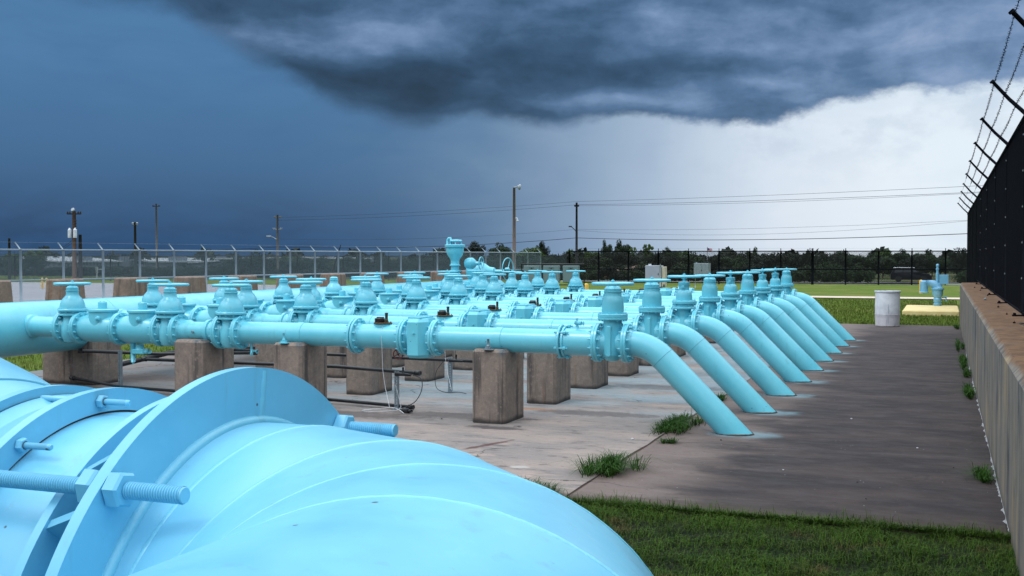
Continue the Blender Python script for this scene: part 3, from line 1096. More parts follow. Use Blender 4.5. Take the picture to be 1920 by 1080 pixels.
def valve_spec(kind):
    z = ZA
    hw = .155 if kind.startswith('out') else .135
    body = MB()
    body.lathe([(PR + .01, -hw + .02), (.118, -hw * .4), (.118, hw * .4), (PR + .01, hw - .02)], 36, T(0, 0, z) @ AX, close=False)
    bonnet, bf = MB(), MB()
    if kind == 'out_round':
        body.lathe([(.04, z - .185), (.085, z - .175), (.120, z - .12), (.128, z), (.112, z + .08), (.112, z + .16), (.118, z + .245)], 36, sx=.80, sy=1.12)
        for s_ in (-1, 1):      # cast ribs
            body.box((-.10, s_ * .03 - .006, z - .11), (-.055, s_ * .03 + .006, z + .2)); body.box((.055, s_ * .03 - .006, z - .11), (.10, s_ * .03 + .006, z + .2))
        body.box((-.022, -.1585, z - .13), (.022, -.12, z + .18), bev=.006)
        bf.lathe([(.10, z + .240), (.148, z + .240), (.152, z + .246), (.152, z + .264), (.147, z + .268), (.152, z + .272), (.152, z + .296), (.147, z + .302), (.108, z + .302)], 44, sx=1, sy=1.08)
        bn, brc, bz = 10, .134, z + .240
        bonnet.lathe([(.112, z + .300), (.113, z + .345), (.111, z + .41), (.106, z + .445), (.095, z + .472), (.089, z + .49), (.089, z + .515)], 40)
        bonnet.lathe([(.090, z + .515), (.092, z + .520), (.092, z + .528), (.088, z + .530), (.088, z + .556), (.066, z + .582), (.03, z + .586)], 36)
        wz, wr = z + .606, .203
    elif kind == 'out_yoke':
        body.lathe([(.04, z - .185), (.085, z - .175), (.115, z - .12), (.118, z), (.092, z + .08), (.092, z + .12), (.118, z + .205)], 36, sx=.80, sy=1.12)
        for s_ in (-1, 1):
            body.box((-.10, s_ * .04 - .006, z - .11), (-.055, s_ * .04 + .006, z + .16)); body.box((.055, s_ * .04 - .006, z - .11), (.10, s_ * .04 + .006, z + .16))
        bf.lathe([(.10, z + .205), (.148, z + .205), (.152, z + .210), (.152, z + .228), (.147, z + .233), (.132, z + .236), (.132, z + .268), (.147, z + .270), (.153, z + .276), (.153, z + .305), (.147, z + .312), (.108, z + .316)], 44, sx=1, sy=1.08)
        bn, brc, bz = 10, .14, z + .266
        bonnet.lathe([(.105, z + .314), (.105, z + .36), (.098, z + .41), (.088, z + .43), (.066, z + .45), (.064, z + .53)], 40)
        bonnet.lathe([(.070, z + .505), (.072, z + .51), (.072, z + .55), (.05, z + .556), (.018, z + .556), (.018, z + .60)], 24)
        bonnet.box((-.02, -.082, z + .47), (.02, -.06, z + .505), bev=.004)
        wz, wr = z + .622, .203
    else:       # inlet valve with a domed bonnet
        body.lathe([(.04, z - .19), (.10, z - .175), (.135, z - .11), (.14, z), (.118, z + .07), (.112, z + .12), (.14, z + .185)], 36, sx=.80, sy=1.15)
        for s_ in (-1, 1):
            body.box((-.10, s_ * .05 - .006, z - .11), (-.055, s_ * .05 + .006, z + .14)); body.box((.055, s_ * .05 - .006, z - .11), (.10, s_ * .05 + .006, z + .14))
        bf.lathe([(.10, z + .150), (.155, z + .150), (.160, z + .155), (.160, z + .168), (.155, z + .173), (.135, z + .176), (.135, z + .200), (.165, z + .204), (.172, z + .210), (.172, z + .228), (.166, z + .236), (.12, z + .24)], 44, sx=1, sy=1.05)
        bn, brc, bz = 12, .152, z + .200
        bonnet.lathe([(.152, z + .238), (.151, z + .262), (.145, z + .295), (.131, z + .332), (.109, z + .366), (.086, z + .39), (.076, z + .41), (.074, z + .45)], 40)
        bonnet.lathe([(.078, z + .45), (.080, z + .454), (.080, z + .462), (.073, z + .465), (.073, z + .498), (.050, z + .515), (.028, z + .518)], 32)
        wz, wr = z + .545, .208
    for i in range(bn):
        a = 2 * PI * (i + .5) / bn
        bf.hexnut(.011, .014, T(math.cos(a) * brc, math.sin(a) * brc * 1.06, bz - .014), rot=a)
        bf.hexnut(.011, .012, T(math.cos(a) * (brc - .004), math.sin(a) * (brc - .004) * 1.06, (z + .302 if kind == 'out_round' else z + .312 if kind == 'out_yoke' else z + .236)), rot=a)
    stem = MB().lathe([(.016, wz - .05), (.016, wz - .02)], 12)
    tagplate = MB()
    sp = dict(body=body.mesh('valve_body', M['aqua']), bf=bf.mesh('bonnet_flange', M['aqua']), bonnet=bonnet.mesh('bonnet', M['aqua']),
              wheel=wheel_mesh(wr, wz).mesh('handwheel', M['aqua']), hub=hub_mesh(wz).mesh('hub', M['aqua']), stem=stem.mesh('stem', M['galv']), hw=hw)
    return sp


VS = {k: valve_spec(k) for k in ('inlet', 'out_round', 'out_yoke')}


def make_valve(kind, x, y, label, group, wheel=True, rz=0.0):
    sp = VS[kind]
    t = empty('gate_valve', (x, y, 0), label, 'valve', group)
    ob('body', sp['body'], t)
    ob_at('flange', ME['flangeR'], t, sp['hw'])
    ob_at('flange', ME['flangeL'], t, -sp['hw'])
    bo = ob('bonnet', sp['bonnet'], t)
    ob('bonnet_flange', sp['bf'], bo)
    if wheel:
        hwl = ob('handwheel', sp['wheel'], t, rot=(0, 0, rz))
        ob('hub', sp['hub'], hwl)
    ob('stem', sp['stem'], t)
    return t


# pieces
def cyl_x(b, x0, x1, r, n=48, caps=False):
    return b.lathe([(r, x0), (r, x1)], n, T(0, 0, ZA) @ AX, close=caps)


def check_body_mesh(L):
    b = MB()
    h = L / 2
    b.lathe([(PR, -h), (.150, -h + .05), (.170, -h + .13), (.174, 0), (.170, h - .13), (.150, h - .05), (PR, h)], 44, T(0, 0, ZA) @ AX, close=False)
    return b


ME['check_body'] = check_body_mesh(.56).mesh('check_body', M['aqua'])
b = MB(); b.lathe([(.166, ZA + .0), (.170, ZA + .205), (.186, ZA + .21), (.186, ZA + .232), (.175, ZA + .238), (.03, ZA + .242)], 40, T(.04, 0, 0))
ME['check_neck'] = b.mesh('neck', M['aqua'])
b = MB(); b.lathe([(.054, ZA + .24), (.054, ZA + .31), (.050, ZA + .322), (.02, ZA + .33)], 20, T(.03, 0, 0))
for q in range(3):
    b.lathe([(.008, 0), (.008, .012)], 6, T(.03 + .025 * math.cos(q * 2.1), .025 * math.sin(q * 2.1), ZA + .322))
ME['check_cap'] = b.mesh('cap', M['aqua'])
b = MB(); b.lathe([(.030, 0), (.032, .012), (.026, .03), (.018, .034)], 14, T(.10, -.155, ZA + .13) @ Matrix.Rotation(R(90), 4, 'X'))
b.hexnut(.014, .018, T(.10, -.188, ZA + .13) @ Matrix.Rotation(R(90), 4, 'X'))
ME['check_boss'] = b.mesh('plug', M['aqua'])
b = MB(); b.tube([(-.10, -.02, ZA - .15), (-.10, -.02, ZA - .40)], [.034, .026], 14); b.lathe([(.012, ZA - .42), (.012, ZA - .39)], 8, T(-.10, -.02, 0))
b.box((-.13, -.05, ZA - .2), (-.07, .01, ZA - .17), bev=.006)
ME['drain'] = b.mesh('drain_pipe', M['aqua'])
b = MB(); b.tube([(.0, -.02, ZA - .18), (.0, -.02, ZA - .25)], .05, 14); b.box((-.09, -.07, ZA - .30), (.09, .03, ZA - .235), bev=.012)
b.tube([(.09, -.02, ZA - .27), (.16, -.04, ZA - .26)], .03, 10)
ME['drain_block'] = b.mesh('drain_valve', M['aqua'])

# coupling pipe between second inlet valve and the next valve
b = MB(); b.lathe([(PR + .0, -.27), (PR, -.13), (.112, -.10), (.112, .09), (PR + .012, .11), (PR + .012, .135), (PR, .14), (PR, .27)], 44, T(0, 0, ZA) @ AX, close=False)
ME['spool_short'] = b.mesh('barrel', M['aqua'])
b = MB(); b.lathe([(PR + .004, -.018), (PR + .016, -.012), (PR + .016, .012), (PR + .004, .018)], 44, T(.155, 0, ZA) @ AX, close=False)
ME['spool_ring'] = b.mesh('ring', M['aqua'])
b = MB(); b.lathe([(.013, 0), (.013, .03)], 8, T(-.02, -.108, ZA + .0) @ Matrix.Rotation(R(90), 4, 'X')); b.hexnut(.016, .014, T(-.02, -.12, ZA) @ Matrix.Rotation(R(90), 4, 'X'))
ME['spool_cock'] = b.mesh('test_plug', M['galv'])

def barrel(name, L):
    b = MB(); cyl_x(b, -L / 2, L / 2, PR, 52)
    ME[name] = b.mesh('barrel', M['aqua'])
barrel('barrelA', 1.50)
barrel('barrelB', 1.48)
b = MB(); b.lathe([(PR, -.04), (PR + .006, -.037), (PR + .006, .037), (PR, .04)], 52, T(0, 0, ZA) @ AX, close=False)
ME['band'] = b.mesh('band', M['aqua'])
b = MB(); b.box((-.05, -.27, .772), (.06, -.19, .778)); b.box((-.03, -.25, .778), (.03, -.21, .80)); b.tube([(0, -.23, .79), (0, -.23, .885)], .012, 10); b.hexnut(.02, .018, T(0, -.23, .80))
ME['bracket'] = b.mesh('bracket', M['aqua'])
ME['bracket_bare'] = b.mesh('bracket', M['galv'])
# hose-bib drain under the second flange of the long spool
b = MB(); b.tube([(-.60, -.03, ZA - .12), (-.60, -.03, ZA - .25)], .014, 10); b.tube([(-.61, -.03, ZA - .21), (-.54, -.03, ZA - .21)], .010, 8); b.torus(.022, .006, 16, 6, T(-.525, -.03, ZA - .215) @ AX); b.hexnut(.02, .03, T(-.60, -.03, ZA - .26))
ME['bib'] = b.mesh('drain_cock', M['aqua'])

# meter
b = MB(); b.lathe([(PR, -.30), (PR + .004, -.2), (PR + .004, .2), (PR, .30)], 48, T(0, 0, ZA) @ AX, close=False)
b.lathe([(.09, ZA + .08), (.095, ZA + .118), (.095, ZA + .136)], 28, T(.02, 0, 0))
ME['meter_body'] = b.mesh('body', M['aqua'])
b = MB(); b.lathe([(.100, ZA + .136), (.104, ZA + .140), (.104, ZA + .150), (.098, ZA + .154)], 28, T(.02, 0, 0))
for q in range(6):
    b.hexnut(.009, .010, T(.02 + .085 * math.cos(q * PI / 3 + .3), .085 * math.sin(q * PI / 3 + .3), ZA + .154))
b.lathe([(.012, ZA + .154), (.012, ZA + .20)], 8, T(-.055, -.03, 0))
ME['meter_plate'] = b.mesh('cover_plate', M['bronze'])
b = MB(); b.lathe([(.042, ZA + .154), (.048, ZA + .165), (.048, ZA + .195), (.040, ZA + .205)], 20, T(-.01, 0, 0)); b.box((-.06, -.03, ZA + .17), (-.03, .03, ZA + .20), bev=.006)
b.box((-.055, -.02, ZA + .2), (.03, .02, ZA + .215), bev=.006)
ME['meter_reg'] = b.mesh('register', M['register'])
b = MB(); b.lathe([(.020, ZA + .154), (.020, ZA + .185), (.016, ZA + .19), (.016, ZA + .245), (.018, ZA + .25), (.018, ZA + .262)], 12, T(.068, -.01, 0))
ME['meter_stack'] = b.mesh('antenna', M['bronze'])
b = MB()
rw = random.Random(2)
pts = [(.05, -.05, ZA + .15), (.06, -.10, ZA + .10), (.07, -.135, ZA), (.08, -.14, ZA - .12), (.09, -.145, ZA - .35), (.13, -.16, ZA - .55), (.20, -.2, ZA - .75)]
b.tube(pts, .0028, 5)
ME['meter_cable'] = b.mesh('signal_wire', M['white'])
# strainer: prismatic housing with a flat front plate
b = MB()
hexp = [(-.075, -.20), (.05, -.20), (.135, -.10), (.135, .10), (.05, .20), (-.075, .20)]
z0, z1 = ZA - .215, ZA + .215
n = len(hexp)
vs = [(x, y, z0 + (0.0 if abs(y) > .15 else .0)) for x, y in hexp] + [(x, y, z1) for x, y in hexp]
vs = []
for z, k in ((z0, .80), (z0 + .035, 1.0), (z1 - .04, 1.0), (z1, .82)):
    vs += [(x * (1 if z not in (z0, z1) else .9), y * k, z) for x, y in hexp]
fs = []
for q in range(3):
    fs += [(q * n + i, q * n + (i + 1) % n, (q + 1) * n + (i + 1) % n, (q + 1) * n + i) for i in range(n)]
fs += [tuple(range(n - 1, -1, -1)), tuple(range(3 * n, 4 * n))]
b.add(vs, fs, False)
ME['strainer_box'] = b.mesh('housing', M['aqua'])
b = MB(); b.lathe([(PR, -.16), (.14, -.12), (.14, .12), (PR, .17)], 40, T(0, 0, ZA) @ AX, close=False)
ME['strainer_bar'] = b.mesh('barrel', M['aqua'])
b = MB(); b.box((-.09, -.16, z1 - .002), (.07, .16, z1 + .018), bev=.006)
ME['strainer_lid'] = b.mesh('lid', M['aqua'])
b = MB(); b.hexnut(.012, .02, T(0, -.200, ZA + .06) @ Matrix.Rotation(R(90), 4, 'X'))
ME['strainer_plug'] = b.mesh('plug', M['aqua'])
# flexible coupling near the outlet valve
b = MB(); cyl_x(b, -.20, .17, PR + .012, 48); b.lathe([(PR + .012, -.20), (PR, -.20)], 48, T(0, 0, ZA) @ AX, close=False)
ME['sleeve'] = b.mesh('sleeve', M['aqua'])
b = MB(); b.lathe([(PR, -.232), (.172, -.232), (.176, -.228), (.176, -.212), (.172, -.208), (PR + .01, -.208)], 44, T(0, 0, ZA) @ AX, close=False)
ME['ring1'] = b.mesh('retainer_ring', M['aqua'])
b = MB(); b.lathe([(PR, -.192), (.158, -.192), (.158, -.172), (PR + .01, -.172)], 44, T(0, 0, ZA) @ AX, close=False)
ME['ring2'] = b.mesh('inner_ring', M['aqua'])
b = MB()
for i in range(6):
    a = 2 * PI * (i + .35) / 6
    y, z = math.cos(a) * .162, ZA + math.sin(a) * .162
    b.tube([(-.262, y, z), (-.11, y, z)], .0085, 8)
    b.hexnut(.019, .028, T(-.165, y, z) @ AX); b.hexnut(.016, .02, T(-.252, y, z) @ AX)
ME['tie'] = b.mesh('tie_bolts', M['aqua'])
b = MB(); b.tube([(-.05, -.02, ZA + .13), (-.05, -.02, ZA + .20)], .016, 8); b.tube([(-.07, -.02, ZA + .2), (.0, -.03, ZA + .195)], .022, 8)
b.lathe([(.018, 0), (.026, .006), (.008, .012), (.008, .03), (.016, .034), (.016, .04)], 10, T(-.05, -.02, ZA + .205)); b.torus(.018, .005, 14, 6, T(.02, -.03, ZA + .195) @ AX)
ME['aircock'] = b.mesh('air_cock', M['aqua'])

# outlet elbow: horizontal, smooth 45 degree bend, then straight into the slab
RBE = .48
pts = [(0, 0, ZA), (.03, 0, ZA)]
for q in range(1, 17):
    a = R(45) * q / 16
    pts.append((.03 + RBE * math.sin(a), 0, ZA - RBE * (1 - math.cos(a))))
xb, zb = pts[-1][0], pts[-1][2]
seam_at = (xb, zb)
pts.append((xb + (zb + .25), 0, -.25))
b = MB().tube(pts, PR, 64, caps=False)
ME['elbow'] = b.mesh('bend', M['aqua'])
b = MB(); b.torus(PR - .0004, .0028, 64, 6, T(xb, 0, zb) @ Matrix.Rotation(R(135), 4, 'Y'))
ME['elbow_seam'] = b.mesh('seam', M['seam_small'])
b = MB(); b.lathe([(PR - .001, .062), (PR + .003, .066), (PR - .001, .070)], 56, T(0, 0, ZA) @ AX, close=False)
ME['elbow_seam0'] = b.mesh('seam', M['seam'])
# broken caulk round the pipe foot
b = MB()
rw = random.Random(12)
cx = xb + zb
k = 40
vs = []
for i in range(k):
    a = 2 * PI * i / k
    e = 1 + rw.uniform(.0, .035)
    vs.append((cx + math.cos(a) * PR * 1.4142 * (e + .03), math.sin(a) * PR * (e + .05), .0025))
    vs.append((cx + math.cos(a) * PR * 1.40, math.sin(a) * PR * .985, .012 + rw.uniform(0, .006)))
b.add(vs, [(2 * i, 2 * ((i + 1) % k), 2 * ((i + 1) % k) + 1, 2 * i + 1) for i in range(k)], False)
ME['foot'] = b.mesh('foot_joint', M['soil'])


def pier_mesh(w, d, h, m, bev=.03, taper=0.0):
    b = MB()
    b.box((-w / 2, -d / 2, -.1), (w / 2, d / 2, h), bev=bev)
    if taper:
        b.v = [(x * (1 + taper * (h - z) / h), y * (1 + taper * (h - z) / h), z) for x, y, z in b.v]
    return b.mesh('concrete_pier', m)


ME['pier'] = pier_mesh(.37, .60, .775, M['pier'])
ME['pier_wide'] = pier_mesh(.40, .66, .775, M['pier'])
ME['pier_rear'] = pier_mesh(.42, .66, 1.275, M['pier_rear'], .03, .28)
GRP = dict(inA='inlet gate valves beside the header pipe', inB='gate valves behind the check valves', inC='gate valves ahead of the long spool pipes', out='outlet gate valves beside the elbows')

for i in range(9):
    Y = 11.03 + 1.646 * i
    rn = rowname(i)
    sh = -.07 if i == 0 else -.17
    jx = [0, .0, .03, .05, .06, .06, .07, .08, .09][i]
    xa, xb_, xc, xd = -10.03 + sh, -8.59 + sh * .5 - (.0 if i else .0), -7.76, -3.14 + jx * .6
    has = i != 4
    make_valve('inlet', xa, Y, ('domed gate valve nearest the header, on the ' if has else 'domed gate valve missing its handwheel, on the ') + rn, GRP['inA'], has, .4 * i)
    # two check valves between A and B
    span = (xb_ - .135) - (xa + .135)
    L = span / 2
    for k in range(2):
        cx_ = xa + .135 + L * (k + .5)
        t = empty('check_valve', (cx_, Y, 0), ('aqua check valve, ' + ('left' if k == 0 else 'right') + ' one of the pair on the ' + rn), 'check valve', 'check valves between the header and the rows')
        o = ob('body', ME['check_body'], t); o.scale.x = (L - .002) / .56
        ob_at('flange', ME['flangeR'], t, L / 2 - .001); ob_at('flange', ME['flangeL'], t, -L / 2 + .001)
        nk = ob('neck', ME['check_neck'], t); ob('cap', ME['check_cap'], nk)
        ob('plug', ME['check_boss'], t)
        if k == 1:
            ob('drain_pipe', ME['drain'], t); ob('drain_valve', ME['drain_block'], t)
    make_valve('inlet', xb_, Y, 'domed gate valve just right of the check valves, on the ' + rn, GRP['inB'], True, .7 * i + 1)
    # short spool B..C
    a0, a1 = xb_ + .135, xc - .135
    t = empty('spool_pipe', ((a0 + a1) / 2, Y, 0), 'short stepped spool pipe over a pier, on the ' + rn, 'pipe', 'short spool pipes')
    o = ob('barrel', ME['spool_short'], t); o.scale.x = (a1 - a0) / .54
    o = ob('ring', ME['spool_ring'], t)
    ob_at('flange', ME['flangeR'], t, (a1 - a0) / 2); ob_at('flange', ME['flangeL'], t, -(a1 - a0) / 2)
    ob('test_plug', ME['spool_cock'], t)
    make_valve('inlet', xc, Y, 'domed gate valve left of the long pipe, on the ' + rn, GRP['inC'], True, .5 * i + 2)
    # long spool
    a0, a1 = xc + .135, -6.10
    t = empty('spool_pipe', ((a0 + a1) / 2, Y, 0), 'long straight pipe left of the meter, on the ' + rn, 'pipe', 'long straight pipes upstream of the meters')
    o = ob('barrel', ME['barrelA'], t); o.scale.x = (a1 - a0) / 1.5
    ob_at('flange', ME['flangeR'], t, (a1 - a0) / 2); ob_at('flange', ME['flangeL'], t, -(a1 - a0) / 2)
    ob_at('band', ME['band'], t, -6.80 - (a0 + a1) / 2); ob('drain_cock', ME['bib'], t)
    ob_at('bracket', ME['bracket'], t, -6.90 - (a0 + a1) / 2)
    # meter
    t = empty('water_meter', (-5.79, Y, 0), 'water meter with black register on top, on the ' + rn, 'water meter', 'water meters')
    ob('body', ME['meter_body'], t); ob_at('flange', ME['flangeR'], t, .30); ob_at('flange', ME['flangeL'], t, -.30)
    cp = ob('cover_plate', ME['meter_plate'], t); ob('register', ME['meter_reg'], cp); ob('antenna', ME['meter_stack'], cp)
    if i < 3: ob('signal_wire', ME['meter_cable'], t)
    # strainer
    t = empty('strainer', (-5.30, Y, 0), 'flat-fronted box strainer right of the meter, on the ' + rn, 'strainer', 'strainers')
    ob('housing', ME['strainer_box'], t); ob('barrel', ME['strainer_bar'], t); ob('lid', ME['strainer_lid'], t); ob('plug', ME['strainer_plug'], t)
    ob_at('flange', ME['flangeR'], t, .185); ob_at('flange', ME['flangeL'], t, -.185)
    # second long spool
    a0, a1 = -5.113, -3.50
    t = empty('spool_pipe', ((a0 + a1) / 2, Y, 0), 'straight pipe right of the box strainer, on the ' + rn, 'pipe', 'straight pipes downstream of the strainers')
    o = ob('barrel', ME['barrelB'], t); o.scale.x = (a1 - a0) / 1.48
    ob_at('flange', ME['flangeL'], t, -(a1 - a0) / 2)
    ob_at('band', ME['band'], t, -4.37 - (a0 + a1) / 2)
    ob_at('bracket', ME['bracket_bare'] if i == 0 else ME['bracket'], t, -4.42 - (a0 + a1) / 2)
    # sleeve coupling
    x1 = xd - .155
    t = empty('sleeve_coupling', (x1 - .17, Y, 0), 'bolted sleeve coupling left of the outlet valve, on the ' + rn, 'coupling', 'sleeve couplings')
    ob('sleeve', ME['sleeve'], t); ob('retainer_ring', ME['ring1'], t); ob('inner_ring', ME['ring2'], t); ob('tie_bolts', ME['tie'], t)
    ob_at('flange', ME['flangeR'], t, .17)
    if i in (0, 1): ob('air_cock', ME['aircock'], t)
    kd = 'out_yoke' if i in (2, 4, 6, 7) else 'out_round'
    make_valve(kd, xd, Y, ('slim-necked outlet gate valve beside the elbow of the ' if kd == 'out_yoke' else 'thick round outlet gate valve beside the elbow of the ') + rn, GRP['out'], True, .6 * i)
    t = empty('elbow_pipe', (xd + .155, Y, 0), 'elbow pipe slanting into the dark slab, on the ' + rn, 'elbow pipe', 'elbow pipes diving into the slab')
    bn = ob('bend', ME['elbow'], t); ob('seam', ME['elbow_seam'], bn); ob('seam', ME['elbow_seam0'], bn)
    ob_at('flange', ME['flangeL'], t, 0)
    ob('foot_joint', ME['foot'], t)
    # piers under the row
    for nm, px, me in (('under the short spool', -8.18, 'pier_wide'), ('under the long pipe', -6.86, 'pier'), ('right of the strainer', -4.42, 'pier')):
        o = ob('concrete_pier', ME[me], None, (px, Y + .06, 0))
        tag(o, 'brown concrete pier %s, on the %s' % (nm, rn), 'concrete pier', 'concrete piers carrying the pipe rows')

# ------------------------------------------------------------------ header pipe
HX, HZ, HR = -11.06, .815, .345
hd = empty('header_pipe', (HX, 18, 0), 'wide aqua header pipe running away along the left ends of all nine pipe rows', 'pipe')
b = MB().lathe([(.0, -11.2), (.2, -11.15), (.31, -11.02), (HR, -10.8), (HR, 9.4), (.31, 9.62), (.2, 9.75), (.0, 9.8)], 96, T(0, 0, HZ) @ AY, close=False)
ob('barrel', b.mesh('header_barrel', M['aqua']), hd)
for i in range(9):
    Y = 11.03 + 1.646 * i
    xa = -10.03 + (-.07 if i == 0 else -.17) - .135
    b = MB().lathe([(PR + .02, HX + .25), (PR + .02, HX + .36), (PR, HX + .38), (PR, xa - .01)], 48, T(-HX, Y - 18, ZA) @ AX, close=False)
    o = ob('outlet_stub', b.mesh('outlet_stub', M['aqua']), hd)
    ob('flange', ME['flangeR'], o, (xa - HX, Y - 18, 0))
for yw in (12.6, 15.9, 19.2, 22.5):
    b = MB(); b.torus(HR + .0005, .004, 96, 6, T(0, yw - 18, HZ) @ AY); ob('weld_bead', b.mesh('weld_bead', M['seam']), hd)
for i, yy in enumerate((8.6, 12.35, 17.3, 22.2, 26.6)):
    o = ob('concrete_saddle', None)
    bpy.data.objects.remove(o)
    b = MB(); b.box((-.50, -.28, -.1), (.42, .28, .62), bev=.03)
    o = ob('concrete_pier', b.mesh('saddle_pier', M['pier']), None, (HX - .05, yy, 0))
    tag(o, ORD[i] + ' broad dark concrete saddle pier from the camera under the wide header pipe', 'concrete pier', 'saddle piers under the header pipe')
# tall rear piers, the far line of anchor blocks
for i in range(11):
    x = -17.25 + (i - 1) * .315
    y = 16.72 + (i) * 1.646 - .0
    o = ob('anchor_block', ME['pier_rear'], None, (x + .25 - .25 * 0, y, 0))
    tag(o, 'tall brown concrete block behind the header pipe, ' + ((ORD + ['tenth', 'eleventh'])[i]) + ' from the left', 'concrete block', 'tall concrete blocks behind the header pipe')

# ------------------------------------------------------------------ air valve and geared valve standing on the header
av = empty('air_valve', (HX, 24.9, 0), 'tall aqua air release valve with cup-shaped head rising above the header pipe', 'air valve')
b = MB().lathe([(.12, HZ + .2), (.12, 1.22), (.17, 1.225), (.17, 1.26), (.12, 1.265), (.11, 1.36), (.15, 1.37), (.15, 1.40), (.10, 1.41), (.10, 1.57), (.13, 1.51), (.13, 1.54), (.105, 1.55), (.105, 1.62)], 32)
ob('riser', b.mesh('riser', M['aqua']), av)
b = MB().lathe([(.10, 1.62), (.12, 1.68), (.19, 1.78), (.215, 1.86), (.215, 1.96), (.245, 1.965), (.25, 1.985), (.25, 2.02), (.235, 2.03)], 36)
ob('cup', b.mesh('cup', M['aqua']), av)
b = MB().lathe([(.15, 2.10), (.155, 2.12), (.13, 2.145), (.03, 2.155)], 28, T(.03, 0, 0))
for q in range(5):
    a = q * 2 * PI / 5
    b.tube([(.03 + .145 * math.cos(a), .145 * math.sin(a), 2.02), (.03 + .145 * math.cos(a), .145 * math.sin(a), 2.12)], .012, 6)
ob('hood', b.mesh('hood', M['aqua']), av)
b = MB().tube([(-.20, 0, 2.0), (-.20, 0, 2.14), (-.17, 0, 2.18), (-.12, 0, 2.18), (-.11, 0, 2.02)], .028, 8)
ob('side_vent', b.mesh('side_vent', M['aqua']), av)
sv = empty('gear_valve', (HX + .35, 25.0, 0), 'small upright five-spoked aqua handwheel on a round valve body beside the air valve', 'valve')
b = MB().lathe([(.04, -.16), (.10, -.13), (.14, -.05), (.14, .05), (.09, .12), (.05, .14), (.04, .26)], 24, T(.02, 0, 1.57) @ AX)
ob('body', b.mesh('body', M['aqua']), sv)
b = MB(); b.torus(.155, .013, 36, 8, T(0.30, 0, 1.57) @ AX)
for q in range(5):
    a = q * 2 * PI / 5; b.tube([(0.30, 0, 1.57), (.30, .155 * math.sin(a), 1.57 + .155 * math.cos(a))], .008, 6)
ob('handwheel', b.mesh('handwheel', M['aqua']), sv)
gv = empty('gear_valve', (HX + .25, 26.2, 0), 'large upright three-spoked aqua handwheel on a geared valve at the far end of the header', 'valve')
b = MB().lathe([(.18, -.35), (.24, -.30), (.24, .0), (.20, .10), (.12, .22), (.10, .36), (.05, .38), (.04, .62)], 28, T(-.1, 0, 1.36) @ AX)
b.box((-.3, -.22, HZ), (.1, .22, 1.2), bev=.03)
ob('body', b.mesh('body', M['aqua']), gv)
b = MB(); b.torus(.28, .013, 56, 8, T(.62, 0, 1.42) @ Matrix.Rotation(R(-8), 4, 'Z') @ AX)
for q in range(3):
    a = q * 2 * PI / 3 + .5; b.tube([(.62, 0, 1.42), (.62 + .03 * math.sin(a), .28 * math.sin(a), 1.42 + .28 * math.cos(a))], .011, 6)
b.lathe([(.04, .56), (.04, .66)], 12, T(0, 0, 1.42) @ AX)
ob('handwheel', b.mesh('handwheel', M['aqua']), gv)

# ------------------------------------------------------------------ black conduits, strut posts, wires under the rows
def conduit(pts, r, label, group='black plastic conduits under the pipe rows', name='conduit'):
    o0 = pts[0]
    t = empty(name, o0, label, 'conduit', group)
    P = [(p[0] - o0[0], p[1] - o0[1], p[2] - o0[2]) for p in pts]
    b = MB().tube(P, r, 12, mitre=False)
    ob('tube', b.mesh('tube', M['pvc']), t)
    for p in (P[0], P[-1]):
        q = Vector(P[1]) - Vector(P[0]) if p is P[0] else Vector(P[-1]) - Vector(P[-2])
        q.normalize()
        b = MB().tube([tuple(Vector(p) - q * .035), tuple(Vector(p) + q * .035)], r * 1.35, 12)
        ob('fitting', b.mesh('fitting', M['pvc']), t)
    return t


conduit([(-7.9, 11.75, .06), (-5.62, 11.42, .035)], .020, 'lowest black conduit lying on the slab in front of the second pipe row')
conduit([(-9.6, 11.75, .42), (-6.7, 11.62, .44), (-5.55, 11.45, .42)], .022, 'black conduit clamped to the nearest slotted strut post below the front row')
conduit([(-9.8, 13.35, .43), (-5.2, 13.15, .40)], .022, 'black conduit running behind the front piers below the second row')
conduit([(-9.8, 15.0, .44), (-5.4, 14.8, .42)], .020, 'black conduit farthest back, below the third pipe row')
conduit([(-11.15, 12.15, .10), (-10.35, 13.2, .36), (-9.0, 14.6, .42)], .035, 'thick black conduit slanting up from the capped end beside the header saddle')
conduit([(-11.05, 12.05, .09), (-10.0, 11.75, .05), (-8.5, 11.55, .05)], .020, 'thin black conduit running along the slab from the capped end')
conduit([(-10.85, 12.0, .47), (-9.6, 12.1, .46), (-8.3, 12.3, .50)], .024, 'upper black conduit at the left below the check valves')

SLOT_N = 14


def strut(x, y, h, label, rz=0.0, arm=True):
    t = empty('strut_post', (x, y, 0), label, 'post', 'slotted strut posts', rz)
    b = MB()
    s_ = .021
    # C channel with a row of slots on its back: built as ladder
    b.box((-s_, -s_, 0), (-s_ + .003, s_, h)); b.box((s_ - .003, -s_, 0), (s_, s_, h))
    pitch = h / SLOT_N
    for k in range(SLOT_N + 1):
        zc = k * pitch
        z0, z1 = max(0, zc - pitch * .24), min(h, zc + pitch * .24)
        b.box((-.0095, -s_ - .0003, z0), (.0095, -s_ + .003, z1))
    b.box((-s_ + .003, -s_, 0), (-.0095, -s_ + .003, h)); b.box((.0095, -s_, 0), (s_ - .003, -s_ + .003, h))
    ob('channel', b.mesh('channel', M['galv']), t)
    b = MB().box((-.05, -.05, 0), (.05, .05, .006)); ob('foot_plate', b.mesh('foot_plate', M['galv']), t)
    if arm:
        b = MB().tube([(.0, -.035, h - .03), (.10, -.04, h - .03), (.20, -.045, h - .035)], [.022, .020, .014], 10)
        b.tube([(.10, -.04, h - .02), (.10, -.04, h + .05)], .012, 8)
        ob('pipe_clamp', b.mesh('pipe_clamp', M['pvc']), t)
    return t


